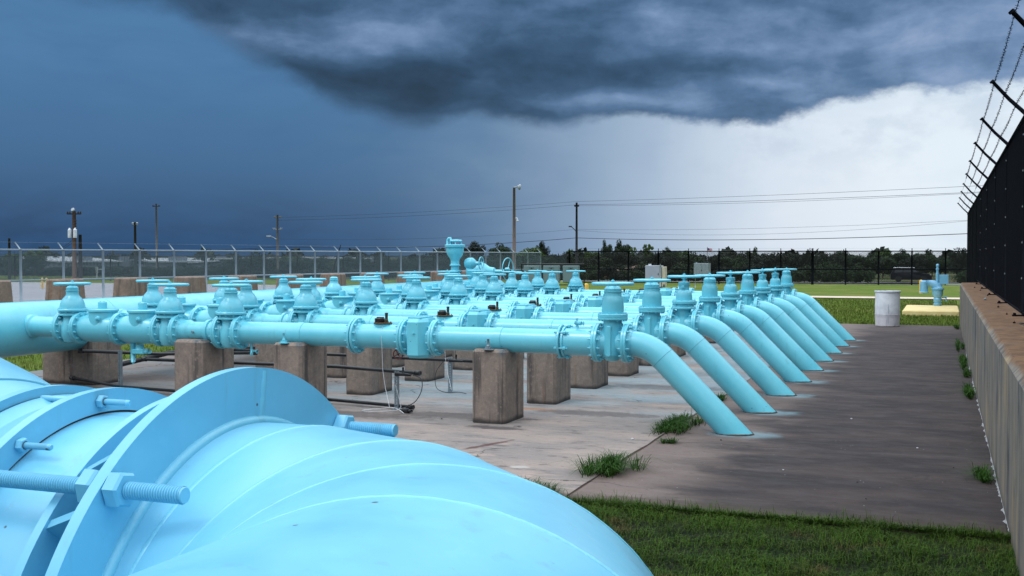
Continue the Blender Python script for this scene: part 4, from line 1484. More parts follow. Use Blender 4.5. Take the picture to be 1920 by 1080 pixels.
strut(-5.79, 11.40, .44, 'slotted grey strut post nearest the camera under the front row meter, wires at its foot')
strut(-5.90, 13.13, .44, 'slotted grey strut post under the second row, behind and right of the nearest one')
strut(-10.18, 11.98, .50, 'slotted grey strut post at the far left under the check valves', .0, False)
strut(-7.36, 13.6, .50, 'thin grey post between the two piers of the long pipes, behind the front row', .0, False)
strut(-9.75, 15.2, .40, 'slotted grey strut post far left behind the check valves', .3, False)
strut(-9.35, 14.6, .40, 'short dark strut post left of the short spool pier', .2, False)


def wire(pts, r, m, label, name='wire', cat='wire'):
    o0 = pts[0]
    P = [Vector((p[0] - o0[0], p[1] - o0[1], p[2] - o0[2])) for p in pts]
    out = []
    for i in range(len(P) - 1):
        p0 = P[max(0, i - 1)]; p1 = P[i]; p2 = P[i + 1]; p3 = P[min(len(P) - 1, i + 2)]
        for k in range(6):
            t = k / 6
            out.append(.5 * ((2 * p1) + (-p0 + p2) * t + (2 * p0 - 5 * p1 + 4 * p2 - p3) * t * t + (-p0 + 3 * p1 - 3 * p2 + p3) * t ** 3))
    out.append(P[-1])
    b = MB().tube(out, r, 6)
    return tag(ob(name, b.mesh(name, m), None, o0), label, cat)


wire([(-5.56, 11.35, .41), (-5.45, 11.33, .37), (-5.43, 11.3, .25), (-5.50, 11.28, .12), (-5.64, 11.27, .04), (-5.62, 11.2, .012)], .005, M['pvc'], 'black cable hanging from the conduit fitting to a plug on the slab')
wire([(-5.79, 11.36, .30), (-5.74, 11.33, .18), (-5.70, 11.30, .03), (-5.85, 11.15, .008), (-6.05, 11.10, .01), (-6.1, 11.2, .008), (-5.9, 11.22, .03), (-5.7, 11.18, .05), (-5.55, 11.1, .008)], .004, M['white'], 'pale loose wire curled on the slab at the foot of the nearest strut post')
wire([(-5.98, 13.1, .40), (-6.08, 13.08, .25), (-6.06, 13.05, .06), (-5.9, 13.0, .01), (-5.72, 13.0, .02), (-5.60, 12.95, .012)], .004, M['pvc'], 'thin grey wire looping at the foot of the second strut post')
wire([(-5.55, 13.1, .38), (-5.35, 13.0, .2), (-5.25, 12.9, .22), (-5.2, 12.8, .34)], .004, M['pvc'], 'thin black wire drooping right of the second strut post')
b = MB().tube([(0, 0, .03), (.10, -.05, .03)], .028, 10); b.tube([(.10, -.05, .03), (.14, -.07, .03)], .018, 8)
tag(ob('cable_plug', b.mesh('cable_plug', M['pvc']), None, (-5.62, 11.22, 0)), 'black cable plug lying on the slab right of the nearest strut post', 'plug')
vt = empty('drain_handwheel', (-5.56, 10.98, 0), 'small dark red round handwheel hanging below the front row beside the meter', 'handwheel')
RW = T(0, 0, .675) @ Matrix.Rotation(R(25), 4, 'Z') @ Matrix.Rotation(R(90), 4, 'X')
b = MB(); b.torus(.052, .007, 28, 6, RW)
for q in range(4):
    a = q * PI / 2 + .5; b.tube([(0, 0, 0), (.052 * math.cos(a), .052 * math.sin(a), 0)], .005, 5, mat=RW)
ob('rim', b.mesh('rim', M['red']), vt)
b = MB().tube([(0, 0, 0), (0, 0, -.10)], .012, 8, mat=RW); ob('stem', b.mesh('stem', M['red']), vt)

# small patch marks and stones on the slab
for i, (x, y, s_) in enumerate(((-3.05, 8.95, .10), (-1.95, 10.6, .008), (-2.75, 10.35, .011), (-5.0, 10.9, .009), (-1.2, 9.3, .006), (-.6, 9.0, .007), (-.2, 10.8, .008), (.1, 9.9, .006), (-.9, 12.5, .008), (-.5, 8.4, .006))):
    if i == 0:
        continue
    b = MB().lathe([(s_ * .4, 0), (s_, s_ * .3), (s_ * .8, s_ * .9), (s_ * .2, s_ * 1.2)], 7, smooth=False, sx=1.3)
    place = 'on the pale slab left of the joint' if x < -2.55 else 'on the dark slab'
    tag(ob('pebble', b.mesh('pebble', M['pier'] if i % 2 else M['white']), None, (x, y, 0)), 'tiny loose stone lying ' + place, 'pebble', 'loose stones ' + place)

# ------------------------------------------------------------------ drum, yellow slab, backflow pipe, bollards, cabinets
dr = empty('plastic_drum', (-1.28, 29.45, 0), 'white plastic open-top drum standing on the far edge of the dark slab', 'drum')
b = MB().lathe([(.27, .0), (.285, .015), (.295, .2), (.295, .23), (.298, .24), (.298, .56), (.295, .6), (.295, .83), (.305, .84), (.315, .86), (.312, .885), (.295, .885), (.285, .84), (.28, .05)], 48, close=False)
b.lathe([(.27, .004), (.01, .002)], 48)
m, t_, bs = material('drum_plastic', .5, .4)
co = obj_co(t_)
dcol = t_.mix(t_.rng(t_.noise(co, 4, 5, .7), .35, .7), (.74, .78, .83), (.58, .62, .68))
dcol = t_.mix(t_.m('MULTIPLY', t_.rng(t_.noise(t_.mapping(co, (6, 6, 1.2)), 2, 4, .6), .56, .68), .7), dcol, (.26, .32, .42))
dx_, dy_, dz_ = t_.sep(co)
dcol = t_.mix(t_.m('MULTIPLY', t_.rng(dz_, .34, .28), .35), dcol, (.40, .32, .34))
t_.put(bs.inputs['Base Color'], dcol)
ob('drum_body', b.mesh('drum_body', m), dr)
b = MB(); b.torus(.298, .007, 48, 6, T(0, 0, .30)); ob('rolling_hoop', b.mesh('hoop', m), dr)

def BXY(px, dist):
    th = R(21.037)
    lat = (px - 960) / 2100 * dist
    return (-math.sin(th) * dist + math.cos(th) * lat, math.cos(th) * dist + math.sin(th) * lat)


_x, _y = BXY(1747, 35.0)
b = MB().box((-.80, -2.0, -.05), (.80, 2.0, .13), bev=.03)
tag(ob('yellow_pad', b.mesh('yellow_pad', M['paleyellow']), None, (_x, 37.4, 0)), 'low pale yellow painted concrete pad in the far grass', 'pad')
_x, _y = BXY(1758.5, 36.5)
bf_ = empty('backflow_pipe', (_x, _y, .131), 'sky blue hooked vent pipe standing on the yellow pad', 'pipe')
b = MB().lathe([(.12, 0), (.13, .02), (.13, .07), (.10, .09), (.12, .12), (.135, .17), (.135, .22), (.11, .26), (.14, .31), (.165, .37), (.17, .52), (.20, .53), (.20, .57), (.16, .59)], 28)
ob('riser', b.mesh('riser', M['bluepaint']), bf_)
b = MB().tube([(0, 0, .56), (-.02, 0, .63), (-.08, 0, .69), (-.18, 0, .72), (-.36, 0, .72)], [.15, .14, .125, .11, .105], 20)
ob('elbow', b.mesh('elbow', M['bluepaint']), bf_)
b = MB().lathe([(.155, .42), (.155, .44), (.125, .46), (.12, .70), (.11, .78), (.07, .82), (.03, .825)], 24, T(-.42, 0, 0))
ob('spout', b.mesh('spout', M['bluepaint']), bf_)
b = MB().tube([(.12, 0, .26), (.26, 0, .26), (.26, 0, .14)], .018, 8); b.torus(.045, .011, 16, 6, T(.26, 0, .29))
ob('tap', b.mesh('tap', M['bluepaint']), bf_)
b = MB().box((.05, -.05, .70), (.33, .05, 1.01), bev=.01); ob('control_box', b.mesh('control_box', M['bluepaint']), bf_)
b = MB().lathe([(.055, .68), (.055, 1.06), (.04, 1.07), (.04, 1.16), (.052, 1.17), (.052, 1.22), (.036, 1.23), (.036, 1.27), (.05, 1.28), (.05, 1.33), (.025, 1.365)], 16, T(-.01, 0, 0))
ob('air_head', b.mesh('air_head', M['bluepaint']), bf_)


def bollard(x, y, h, r, label):
    b = MB().lathe([(r, -.05), (r, h - r * .6), (r * .85, h - r * .25), (r * .45, h), (0.001, h + .01)], 20)
    tag(ob('bollard', b.mesh('bollard', M['yellow']), None, (x, y, 0)), label, 'bollard', 'yellow bollards')


bollard(*BXY(1099, 46), .62, .11, 'faded yellow bollard right of the three grey cabinets')
bollard(*BXY(1727, 53), .62, .085, 'yellow bollard partly hidden behind the blue vent spout')
bollard(*BXY(79, 60), .58, .055, 'left one of two thin yellow bollards beyond the grey fence')
bollard(*BXY(87, 60), .58, .055, 'right one of two thin yellow bollards beyond the grey fence')

# three cabinets on a frame
RZ = R(12)
RX, RY = -13.02, 37.8
cf = empty('cabinet_rack', (RX, RY, 0), 'grey steel rack carrying three grey-green electrical cabinets', 'rack', None, RZ)
ux = Vector((math.cos(R(6)), math.sin(R(6)), 0))
b = MB()
b.tube([(-1.1, .12, 1.46), (1.15, .12, 1.46)], .022, 8)
b.tube([(-1.1, .12, .72), (1.15, .12, .72)], .018, 8)
for xx in (-1.1, .62, .72, 1.15):
    b.tube([(xx, .12, 0), (xx, .12, 1.47)], .020, 8)
ob('frame', b.mesh('frame', M['pvc']), cf)
for k, xx in enumerate((-.70, .0, .70)):
    c = empty('electrical_cabinet', (RX + math.cos(RZ) * xx, RY + math.sin(RZ) * xx, 0), 'grey-green electrical cabinet, ' + ('left' if k == 0 else 'middle' if k == 1 else 'right') + ' one of the three on the rack', 'cabinet', 'electrical cabinets on the rack', RZ)
    b = MB().box((-.29, -.14, .80), (.29, .10, 1.41), bev=.008); ob('housing', b.mesh('housing', M['cabteal']), c)
    b = MB().box((-.27, -.155, .82), (.27, -.142, 1.39), bev=.005); d_ = ob('door', b.mesh('door', M['cabteal']), c)
    b = MB()
    for q in (-.06, 0, .06):
        b.box((q - .022, -.166, 1.30 + abs(q) * .4), (q + .022, -.156, 1.335))
    ob('latch', b.mesh('latch', M['black']), d_)


def cabinet(x, y, w, h, z0, m, label, side=False, double=False):
    c = empty('utility_cabinet', (x, y, 0), label, 'cabinet')
    b = MB().box((-w / 2, -.15, z0), (w / 2, .15, z0 + h), bev=.01); ob('housing', b.mesh('housing', m), c)
    b = MB()
    if double:
        b.box((-w / 2 + .02, -.165, z0 + .02), (-.008, -.152, z0 + h - .02)); b.box((.008, -.165, z0 + .02), (w / 2 - .02, -.152, z0 + h - .02))
    else:
        b.box((-w / 2 + .02, -.165, z0 + .02), (w / 2 - .05, -.152, z0 + h - .02))
    d_ = ob('door', b.mesh('door', m), c)
    b = MB().box((-.02 if double else w / 2 - .10, -.18, z0 + h * .45), (.01 if double else w / 2 - .08, -.166, z0 + h * .55)); ob('handle', b.mesh('handle', M['black']), d_)
    b = MB()
    for xx in (-w / 2 + .06, w / 2 - .03):
        b.tube([(xx, 0, 0), (xx, 0, z0)], .022, 8)
    b.tube([(w / 2 - .03, -.16, z0 - .3), (w / 2 - .03, -.16, z0 + h + .05)], .014, 8)
    b.box((-w / 2 + .08, -.05, z0 + h), (-w / 2 + .16, .03, z0 + h + .05))
    ob('stand', b.mesh('stand', M['white'] if side else M['galv']), c)
    if side:
        b = MB().box((w / 2 + .012, -.12, z0 - .12), (w / 2 + .12, .12, z0 + h - .04), bev=.008); ob('side_unit', b.mesh('side_unit', M['beige']), c)
    return c


cabinet(-8.57, 34.9, .52, .55, .90, M['cabgrey'], 'lavender grey cabinet with a beige side unit on posts, behind the outlet valves', True)
cabinet(-12.2, 60.5, .86, .76, .60, M['galv'], 'small double-door grey cabinet near the far black fence', False, True)

# ------------------------------------------------------------------ fences behind
def chain_fence(name, label, A, B, npost, h, mpost, mmesh, rp=.03, arm=None, seed=1, rails=(1.0, .5), z0=0.0, wires=2):
    A, B = Vector((*A, 0)), Vector((*B, 0))
    d = (B - A)
    Ln = d.length
    ang = math.atan2(d.y, d.x)
    f = empty(name, (A.x, A.y, z0), label, 'fence', None, ang)
    for i in range(npost):
        x = Ln * i / (npost - 1)
        b = MB().tube([(x, 0, -.05), (x, 0, h + .01)], rp, 10)
        ob('post', b.mesh('post', mpost), f)
        if arm:
            b = MB().tube([(x, 0, h), (x + arm[2] if len(arm) > 2 else x, arm[0], h + arm[1])], rp * .5, 6)
            ob('arm', b.mesh('arm', mpost), f)
    for fr in rails:
        b = MB().tube([(0, 0, h * fr), (Ln, 0, h * fr)], rp * .62, 8)
        ob('rail', b.mesh('rail', mpost), f)
    b = MB().add([(0, 0, .03), (Ln, 0, .03), (Ln, 0, h), (0, 0, h)], [(0, 1, 2, 3)], False)
    mo = ob('wire_mesh', b.mesh('wire_mesh', mmesh), f)
    if arm:
        for k in range(wires):
            q = (k + 1) / wires
            b = MB().tube([(0, arm[0] * q, h + arm[1] * q), (Ln, arm[0] * q, h + arm[1] * q)], .0022, 4)
            ob('barbed_wire', b.mesh('barbed_wire', mpost), f)
    return f


chain_fence('chain_link_fence', 'long light grey chain link fence with slanted top arms behind the header pipe', (-27.7, 24.3), (-22.4, 63.0), 25, 1.95, M['fencepost'], M['mesh_grey'], .042, (.26, .24), wires=1)
chain_fence('perimeter_fence', 'dark see-through chain link fence across the far end of the grass', (-22.5, 68.8), (-7.6, 71.8), 9, 2.05, M['black'], M['mesh_black'], .05, (0, .18), wires=1, rails=(1.0, .45, .03))
chain_fence('perimeter_fence', 'dark chain link fence at the far right in front of the parked black car', (-7.55, 71.85), (4.0, 74.2), 7, 2.05, M['black'], M['mesh_black'], .05, (0, .18), wires=1, rails=(1.0, .45, .03))
chain_fence('lot_fence', 'distant low dark fence seen through the grey chain link fence at the left', (-76, 54), (-26, 79), 18, 1.75, M['darkpole'], M['mesh_far'], .04, (0, .3), rails=(1.0,), wires=1)

# ------------------------------------------------------------------ poles and cables
def pole(name, x, y, h, r, m, label, arms=(), z0=0.0):
    p = empty(name, (x, y, z0), label, 'pole')
    b = MB().tube([(0, 0, -.1), (0, 0, h)], [r, r * .7], 10); ob('shaft', b.mesh('shaft', m), p)
    for (zc, L_, mm) in arms:
        b = MB()
        cx_, sy_ = math.cos(R(20)), math.sin(R(20))
        b.tube([(-L_ / 2 * cx_, -L_ / 2 * sy_, zc), (L_ / 2 * cx_, L_ / 2 * sy_, zc)], .055, 6)
        for q in (-.46, -.3, .3, .46):
            b.lathe([(.05, 0), (.06, .05), (.03, .12)], 8, T(L_ * q * cx_, L_ * q * sy_, zc + .05))
        ob('crossarm', b.mesh('crossarm', mm), p)
    return p


def far(px, dist):
    """world XY for a bearing given as image column, at a distance along the view axis"""
    th = R(21.037)
    lat = (px - 960) / 2100 * dist
    return (-math.sin(th) * dist + math.cos(th) * lat, math.cos(th) * dist + math.sin(th) * lat)


def zat(py, dist):
    return 1.75 - (py - 480) / 2100 * dist


def gz(y):
    return ground_z(y)


x, y = far(140, 79)
p1 = pole('utility_pole', x, y, zat(396, 79), .17, M['wood'], 'brown wooden utility pole with two transformer cans and a floodlight, far left', [(zat(401, 79), 1.0, M['darkpole'])])
for dx in (-.18, .30):
    b = MB().lathe([(.12, 0), (.13, .05), (.13, .55), (.10, .6), (.03, .7)], 12, T(dx, -.25, zat(446, 79)))
    ob('transformer', b.mesh('transformer', M['white']), p1)
b = MB().lathe([(.04, 0), (.13, .08), (.14, .16), (.12, .18)], 14, T(.18, -.2, zat(398, 79) + .1) @ Matrix.Rotation(R(60), 4, 'X')); ob('floodlight', b.mesh('floodlight', M['lens']), p1)
b = MB().tube([(.1, 0, zat(401, 79)), (.22, -.05, zat(418, 79)), (.16, -.03, zat(446, 79))], .02, 5)
for q in range(3): b.lathe([(.04, 0), (.05, .05), (.03, .1)], 8, T(.2, -.05, zat(415 + q * 5, 79)))
ob('fuse_line', b.mesh('fuse_line', M['darkpole']), p1)
x2, y2 = p1.location.x + .75, p1.location.y + 3
x, y = far(151, 79)
pole('utility_pole', x, y, zat(440, 79), .15, M['darkpole'], 'shorter dark pole right behind the transformer pole, far left')
x, y = far(254, 85); pole('utility_pole', x, y, zat(417, 85), .12, M['darkpole'], 'slim black pole with small crossarm left of the tall pale pole', [(zat(421, 85), .42, M['galv'])])
x, y = far(294, 150); pole('utility_pole', x, y, zat(383, 150) + 1.5, .15, M['polepale'], 'tall pale grey pole rising against the dark blue cloud at left', [(zat(387, 150) + 1.45, 1.0, M['darkpole'])], -1.45)
x, y = far(18, 85); pole('utility_pole', x, y, zat(447, 85), .12, M['darkpole'], 'short black pole at the far left edge')
x, y = far(521, 130); p5 = pole('utility_pole', x, y, zat(403, 130) + 1.45, .15, M['polepale'], 'grey utility pole with two crossarms and a street lamp, left of centre', [(zat(408, 130) + 1.45, .8, M['polepale']), (zat(430, 130) + 1.45, 1.1, M['galv'])], -1.45)
b = MB().tube([(0, 0, zat(450, 130) + 1.45), (-.6, 0, zat(445, 130) + 1.45), (-1.0, 0, zat(443, 130) + 1.45)], .04, 6); ob('lamp_arm', b.mesh('lamp_arm', M['galv']), p5)
b = MB().box((-1.5, -.1, zat(443.5, 130) + 1.4), (-.9, .1, zat(441, 130) + 1.4), bev=.03); ob('lamp_head', b.mesh('lamp_head', M['lens']), p5)
x, y = far(634, 75)
t = empty('leaning_post', (x, y, 0), 'thin dark post leaning right above the grey fence, left of the air valve', 'post')
b = MB().tube([(-.7, 0, 0), (.22, 0, zat(459, 75))], [.07, .03], 6); ob('shaft', b.mesh('shaft', M['darkpole']), t)
x, y = far(964, 78)
lp = empty('light_pole', (x, y, 0), 'tall brown grey light pole with floodlight and white camera behind the grey fence', 'light pole')
b = MB().tube([(0, 0, -.1), (0, 0, zat(352, 78))], [.14, .085], 14); ob('shaft', b.mesh('shaft', M['poleconc']), lp)
b = MB().tube([(0, 0, zat(352, 78)), (.22, 0, zat(351, 78))], .05, 8); b.lathe([(.06, -.12), (.18, -.02), (.20, .10), (.18, .12)], 18, T(.38, -.05, zat(351, 78)) @ Matrix.Rotation(R(25), 4, 'Z') @ Matrix.Rotation(R(100), 4, 'Y'))
ob('floodlight', b.mesh('floodlight', M['lens']), lp)
b = MB().tube([(.05, 0, zat(409, 78)), (.20, 0, zat(409, 78)), (.24, 0, zat(411, 78))], .03, 8); b.lathe([(.02, .0), (.08, .03), (.09, .10), (.05, .14)], 12, T(.25, 0, zat(416, 78)))
ob('camera_dome', b.mesh('camera_dome', M['white']), lp)
XP, YP = far(1081, 130)
p6 = pole('utility_pole', XP, YP, zat(380, 130) + 1.45, .17, M['darkpole'], 'tall black utility pole with street lamp arm right of the light pole', [(zat(387, 130) + 1.45, .55, M['darkpole'])], -1.45)
b = MB().tube([(0, 0, zat(435, 130) + 1.45), (-.35, 0, zat(429, 130) + 1.45), (-.65, 0, zat(425, 130) + 1.45)], .045, 6); b.box((-.95, -.1, zat(425, 130) + 1.4), (-.6, .1, zat(423, 130) + 1.42), bev=.02); ob('lamp_arm', b.mesh('lamp_arm', M['darkpole']), p6)


def cable(p0, p1_, sag, r, label, n=24):
    b = MB()
    o0 = Vector(p0)
    pts = []
    for i in range(n + 1):
        f = i / n
        q = o0.lerp(Vector(p1_), f) - o0
        pts.append((q.x, q.y, q.z - sag * 4 * f * (1 - f)))
    b.tube(pts, r, 5)
    return tag(ob('power_cable', b.mesh('power_cable', M['darkpole']), None, p0), label, 'cable', 'power cables on the poles')


def at_px(px, py, dist):
    x, y = far(px, dist)
    return (x, y, zat(py, dist))


E1 = [('top', 378, 345, 3, .014), ('second', 384, 357, 4, .016), ('third', 386, 358, 6, .012), ('fourth', 430, 408, 8, .010), ('fifth', 432, 405, 20, .010), ('lowest and thickest', 446, 434, 9, .030)]
for nm, ya, yb, sg, r in E1:
    cable(at_px(1081, ya, 130), at_px(1905, yb, 88), sg * 100 / 2100, r, nm + ' power cable strung from the tall black pole towards the right fence')
E2 = [('top', 378, 408, 4, .012), ('second', 384, 413, 5, .014), ('middle', 430, 448, 8, .010), ('lowest and thickest', 446, 463, 8, .030)]
for nm, ya, yb, sg, r in E2:
    cable(at_px(1081, ya, 130), at_px(521, yb, 130.5), sg * 130 / 2100, r, nm + ' power cable strung from the tall black pole leftwards to the two-arm pole')
cable(at_px(521, 463, 130), at_px(-60, 476, 125), .3, .03, 'thick low power cable leading left from the two-arm pole')
cable(at_px(140, 447, 80), at_px(18, 450, 85), 1.1, .015, 'sagging thin cable between the transformer pole and the short black pole')
cable(at_px(140, 452, 80), at_px(18, 455, 85), 1.0, .015, 'lower sagging cable between the transformer pole and the short black pole')

x, y = far(1326, 160)
fl_ = empty('flagpole', (x, y, -1.45), 'distant small striped flag on a pole above the treeline', 'flag')
b = MB().tube([(0, 0, 0), (0, 0, zat(463, 160) + 1.45)], .04, 6); ob('pole', b.mesh('pole', M['white']), fl_)
m, t_, bs = material('flag_cloth', .8, .2)
fx, fy, fz = t_.sep(obj_co(t_))
st_ = t_.m('LESS_THAN', t_.m('FRACT', t_.m('MULTIPLY', fz, 6.0)), .5)
fcol = t_.mix(st_, (.6, .55, .55), (.45, .03, .05))
ft = zat(465, 160) + 1.45
cant = t_.m('MULTIPLY', t_.m('LESS_THAN', fx, .3), t_.m('GREATER_THAN', fz, ft - .3))
t_.put(bs.inputs['Base Color'], t_.mix(cant, fcol, (.02, .03, .15)))
b = MB()
vs = []
for i in range(9):
    for k in range(2):
        vs.append((.02 + i * .085, .05 * math.sin(i * 1.1), ft - k * .5 - i * .015))
b.add(vs, [(2 * i, 2 * i + 1, 2 * i + 3, 2 * i + 2) for i in range(8)], True); ob('flag', b.mesh('flag', m), fl_)

# ------------------------------------------------------------------ distant buildings, sign frame, dirt bank
def shed(px0, px1, dist, ye, yr, label, depth=25):
    x0, y0 = far(px0, dist); x1, y1 = far(px1, dist * 1.05)
    A, B = Vector((x0, y0, 0)), Vector((x1, y1, 0))
    L_ = (B - A).length; ang = math.atan2((B - A).y, (B - A).x)
    s_ = empty('warehouse', (x0, y0, -1.45), label, 'building', None, ang)
    he, hr = zat(ye, dist) + 1.45, zat(yr, dist) + 1.45
    b = MB().box((0, 0, -.3), (L_, depth, he)); ob('wall', b.mesh('wall', M['wallw']), s_)
    b = MB()
    e = .6
    b.add([(-e, -e, he), (L_ + e, -e, he), (L_ + e, depth / 2, hr), (-e, depth / 2, hr), (-e, depth + e, he), (L_ + e, depth + e, he),
           (-e, -e, he + .25), (L_ + e, -e, he + .25), (L_ + e, depth / 2, hr + .25), (-e, depth / 2, hr + .25), (-e, depth + e, he + .25), (L_ + e, depth + e, he + .25)],
          [(6, 7, 8, 9), (9, 8, 11, 10), (0, 1, 7, 6), (3, 2, 1, 0), (4, 5, 2, 3), (5, 4, 10, 11), (0, 6, 9, 3), (3, 9, 10, 4), (1, 2, 8, 7), (2, 5, 11, 8)], False)
    ob('roof', b.mesh('roof', M['roofw']), s_)
    b = MB()
    for k in range(max(2, int(L_ / 9))):
        b.box((3 + k * 9, -.03, .3), (6.5 + k * 9, .02, 3.2))
    ob('door', b.mesh('door', M['wallw']), s_)
    return s_


shed(112, 222, 195, 492, 483.5, 'low white-roofed warehouse at the far left beyond the fences')
shed(285, 470, 205, 492, 486.5, 'long low white-roofed warehouse right of the first one')
shed(600, 640, 200, 494, 486, 'small white-roofed building beyond the fence left of the leaning post')
shed(668, 690, 200, 486.5, 484, 'tiny white roof showing beyond the fence right of the leaning post')
sg = empty('notice_sign', (*far(188, 85), 0), 'small white sign frame with two panels beyond the grey fence at left', 'sign')
b = MB().tube([(-.32, 0, 0), (-.32, 0, zat(500, 85))], .05, 6); b.tube([(.32, 0, 0), (.32, 0, zat(500, 85))], .05, 6); b.tube([(-.32, 0, zat(505, 85)), (.32, 0, zat(505, 85))], .04, 6); ob('frame', b.mesh('frame', M['white']), sg)
b = MB().box((-.42, -.03, zat(512, 85)), (-.2, .0, zat(500, 85))); ob('panel', b.mesh('panel', M['white']), sg)
b = MB().box((.2, -.03, zat(512, 85)), (.42, .0, zat(500, 85))); ob('panel', b.mesh('panel', M['white']), sg)
b = MB()
rw = random.Random(9)
N1 = 20
vs = []
for i in range(N1 + 1):
    for k in range(7):
        a = i / N1 * 2 - 1; c_ = k / 6 * 2 - 1
        vs.append((a * 9, c_ * 4, max(0, (1 - a * a) * (1 - c_ * c_)) * 1.6 * (.8 + .4 * rw.random())))
b.add(vs, [(i * 7 + k, (i + 1) * 7 + k, (i + 1) * 7 + k + 1, i * 7 + k + 1) for i in range(N1) for k in range(6)], True)
struct('dirt_bank', b.mesh('dirt_bank', M['dirtmound'])).location = (*far(1195, 165), -1.5)

# ------------------------------------------------------------------ black estate car behind the far fence
def car():
    x, y = far(1708, 137)
    c = empty('parked_car', (x, y, -1.44), 'black estate-style car with roof painted pale as sky reflection behind the far right fence', 'car', None, R(3))
    side = [(-2.35, .45), (-2.38, .95), (-2.25, 1.15), (-2.0, 1.68), (-1.7, 1.76), (.2, 1.78), (.45, 1.70), (1.05, 1.18), (1.25, 1.10), (2.0, 1.02), (2.30, .85), (2.38, .55), (2.35, .30), (-2.3, .30)]
    b = MB()
    rows = []
    for yy, k, kz in ((-.92, .97, 0), (-.95, 1.0, 0), (-.95, 1.0, 0), (.95, 1, 0), (.92, .97, 0)):
        pass
    def sect(yy, inset):
        return [(px * (1 - .01 * inset), yy + (0.12 * (max(0, pz - 1.1) / .7)) * (1 if yy < 0 else -1), pz) for px, pz in side]
    n = len(side)
    A_ = sect(-.93, 0); B_ = sect(.93, 0)
    b.add(A_ + B_, [(i, (i + 1) % n, n + (i + 1) % n, n + i) for i in range(n)] + [tuple(range(n - 1, -1, -1)), tuple(range(n, 2 * n))], False)
    ob('body', b.mesh('body', M['carblack']), c)
    b = MB().box((-2.02, -.80, 1.70), (.40, .80, 1.80), bev=.03); ob('roof', b.mesh('roof', M['white']), c)  # pale panel colour stands in for the sky reflected on the roof
    for nm, pts in (('window', [(-1.95, 1.2), (-1.72, 1.62), (-.95, 1.66), (-.95, 1.2)]), ('window', [(-.88, 1.2), (-.88, 1.66), (-.02, 1.66), (-.02, 1.2)]), ('window', [(.05, 1.2), (.05, 1.66), (.25, 1.64), (.86, 1.22)])):
        b = MB()
        f = lambda px, pz, o: (px, -.93 + .12 * (pz - 1.1) / .7 - o, pz)
        k = len(pts)
        b.add([f(px, pz, .004) for px, pz in pts] + [f(px, pz, -.01) for px, pz in pts], [tuple(range(k))] + [(i, k + i, k + (i + 1) % k, (i + 1) % k) for i in range(k)], False)
        ob(nm, b.mesh('window', M['glass']), c)
    for wx in (-1.45, 1.45):
        for wy in (-.86, .86):
            b = MB().lathe([(.22, -.11), (.36, -.11), (.37, -.08), (.37, .08), (.36, .11), (.22, .11)], 24, T(wx, wy, .37) @ AY); w2 = ob('wheel', b.mesh('tyre', M['tyre']), c)
            b = MB().lathe([(.23, -.08), (.23, .08)], 16, T(wx, wy, .37) @ AY); ob('rim', b.mesh('rim', M['galv']), w2)
    b = MB().box((2.1, -.85, .78), (2.33, -.60, .92), bev=.03); ob('headlight', b.mesh('headlight', M['lens']), c)
    b = MB().box((2.1, .60, .78), (2.33, .85, .92), bev=.03); ob('headlight', b.mesh('headlight', M['lens']), c)
    b = MB().box((.75, -1.06, 1.15), (.95, -.92, 1.28), bev=.02); ob('mirror', b.mesh('mirror', M['carblack']), c)
    b = MB().box((-.15, -.955, 1.02), (.0, -.935, 1.05)); ob('door_handle', b.mesh('door_handle', M['galv']), c)
    return c


car()

# ------------------------------------------------------------------ vegetation
def leaf_cloud(b_v, b_f, centers, count, size, rs):
    pass


def tree_mesh(seed, h, w, leaves, leaf, m, trunk_h=.3, lumpy=.9):
    rs = np.random.RandomState(seed)
    # clump centres filling an uneven crown
    nc = 34
    cs = []
    while len(cs) < nc:
        p = rs.uniform(-1, 1, 3)
        if np.linalg.norm(p) < 1:
            cs.append(p)
    cs = np.array(cs) * np.array([w / 2 * .82, w / 2 * .82, h * (1 - trunk_h) / 2 * .86]) + np.array([0, 0, h * (trunk_h + (1 - trunk_h) / 2)])
    cs[:, 2] += rs.uniform(-.06, .06, nc) * h
    rad = rs.uniform(.12, .24, nc) * w * lumpy
    idx = rs.randint(0, nc, leaves)
    d = rs.normal(size=(leaves, 3)); d /= np.linalg.norm(d, axis=1)[:, None]
    rr = rs.uniform(.35, 1.0, leaves) ** .5
    P = cs[idx] + d * (rad[idx] * rr)[:, None] * np.array([1, 1, .8])
    a = rs.normal(size=(leaves, 3)); a /= np.linalg.norm(a, axis=1)[:, None]
    bb = np.cross(a, d); bb /= np.linalg.norm(bb, axis=1)[:, None] + 1e-9
    s_ = leaf * rs.uniform(.6, 1.3, leaves)[:, None]
    V = np.stack([P - a * s_, P + bb * s_ * .6, P + a * s_, P - bb * s_ * .6], 1).reshape(-1, 3)
    me = bpy.data.meshes.new('crown')
    me.vertices.add(len(V)); me.vertices.foreach_set('co', V.astype(np.float32).ravel())
    me.loops.add(len(V)); me.loops.foreach_set('vertex_index', np.arange(len(V), dtype=np.int32))
    me.polygons.add(leaves); me.polygons.foreach_set('loop_start', np.arange(0, len(V), 4, dtype=np.int32))
    try:
        me.polygons.foreach_set('loop_total', np.full(leaves, 4, dtype=np.int32))
    except Exception:
        pass
    me.update(calc_edges=True)
    me.materials.append(m)
    tb = MB().tube([(0, 0, -.3), (w * .01, 0, h * trunk_h * .6), (0, w * .02, h * .55), (.02 * w, 0, h * .8)], [h * .028, h * .022, h * .014, h * .006], 8)
    for k in range(6):
        q = cs[rs.randint(nc)]
        tb.tube([(0, 0, h * (trunk_h * .7 + .05 * k)), (q[0] * .5, q[1] * .5, (q[2] + h * trunk_h) / 2), tuple(q)], [h * .012, h * .008, h * .003], 5)
    return me, tb.mesh('trunk', M['bark'])


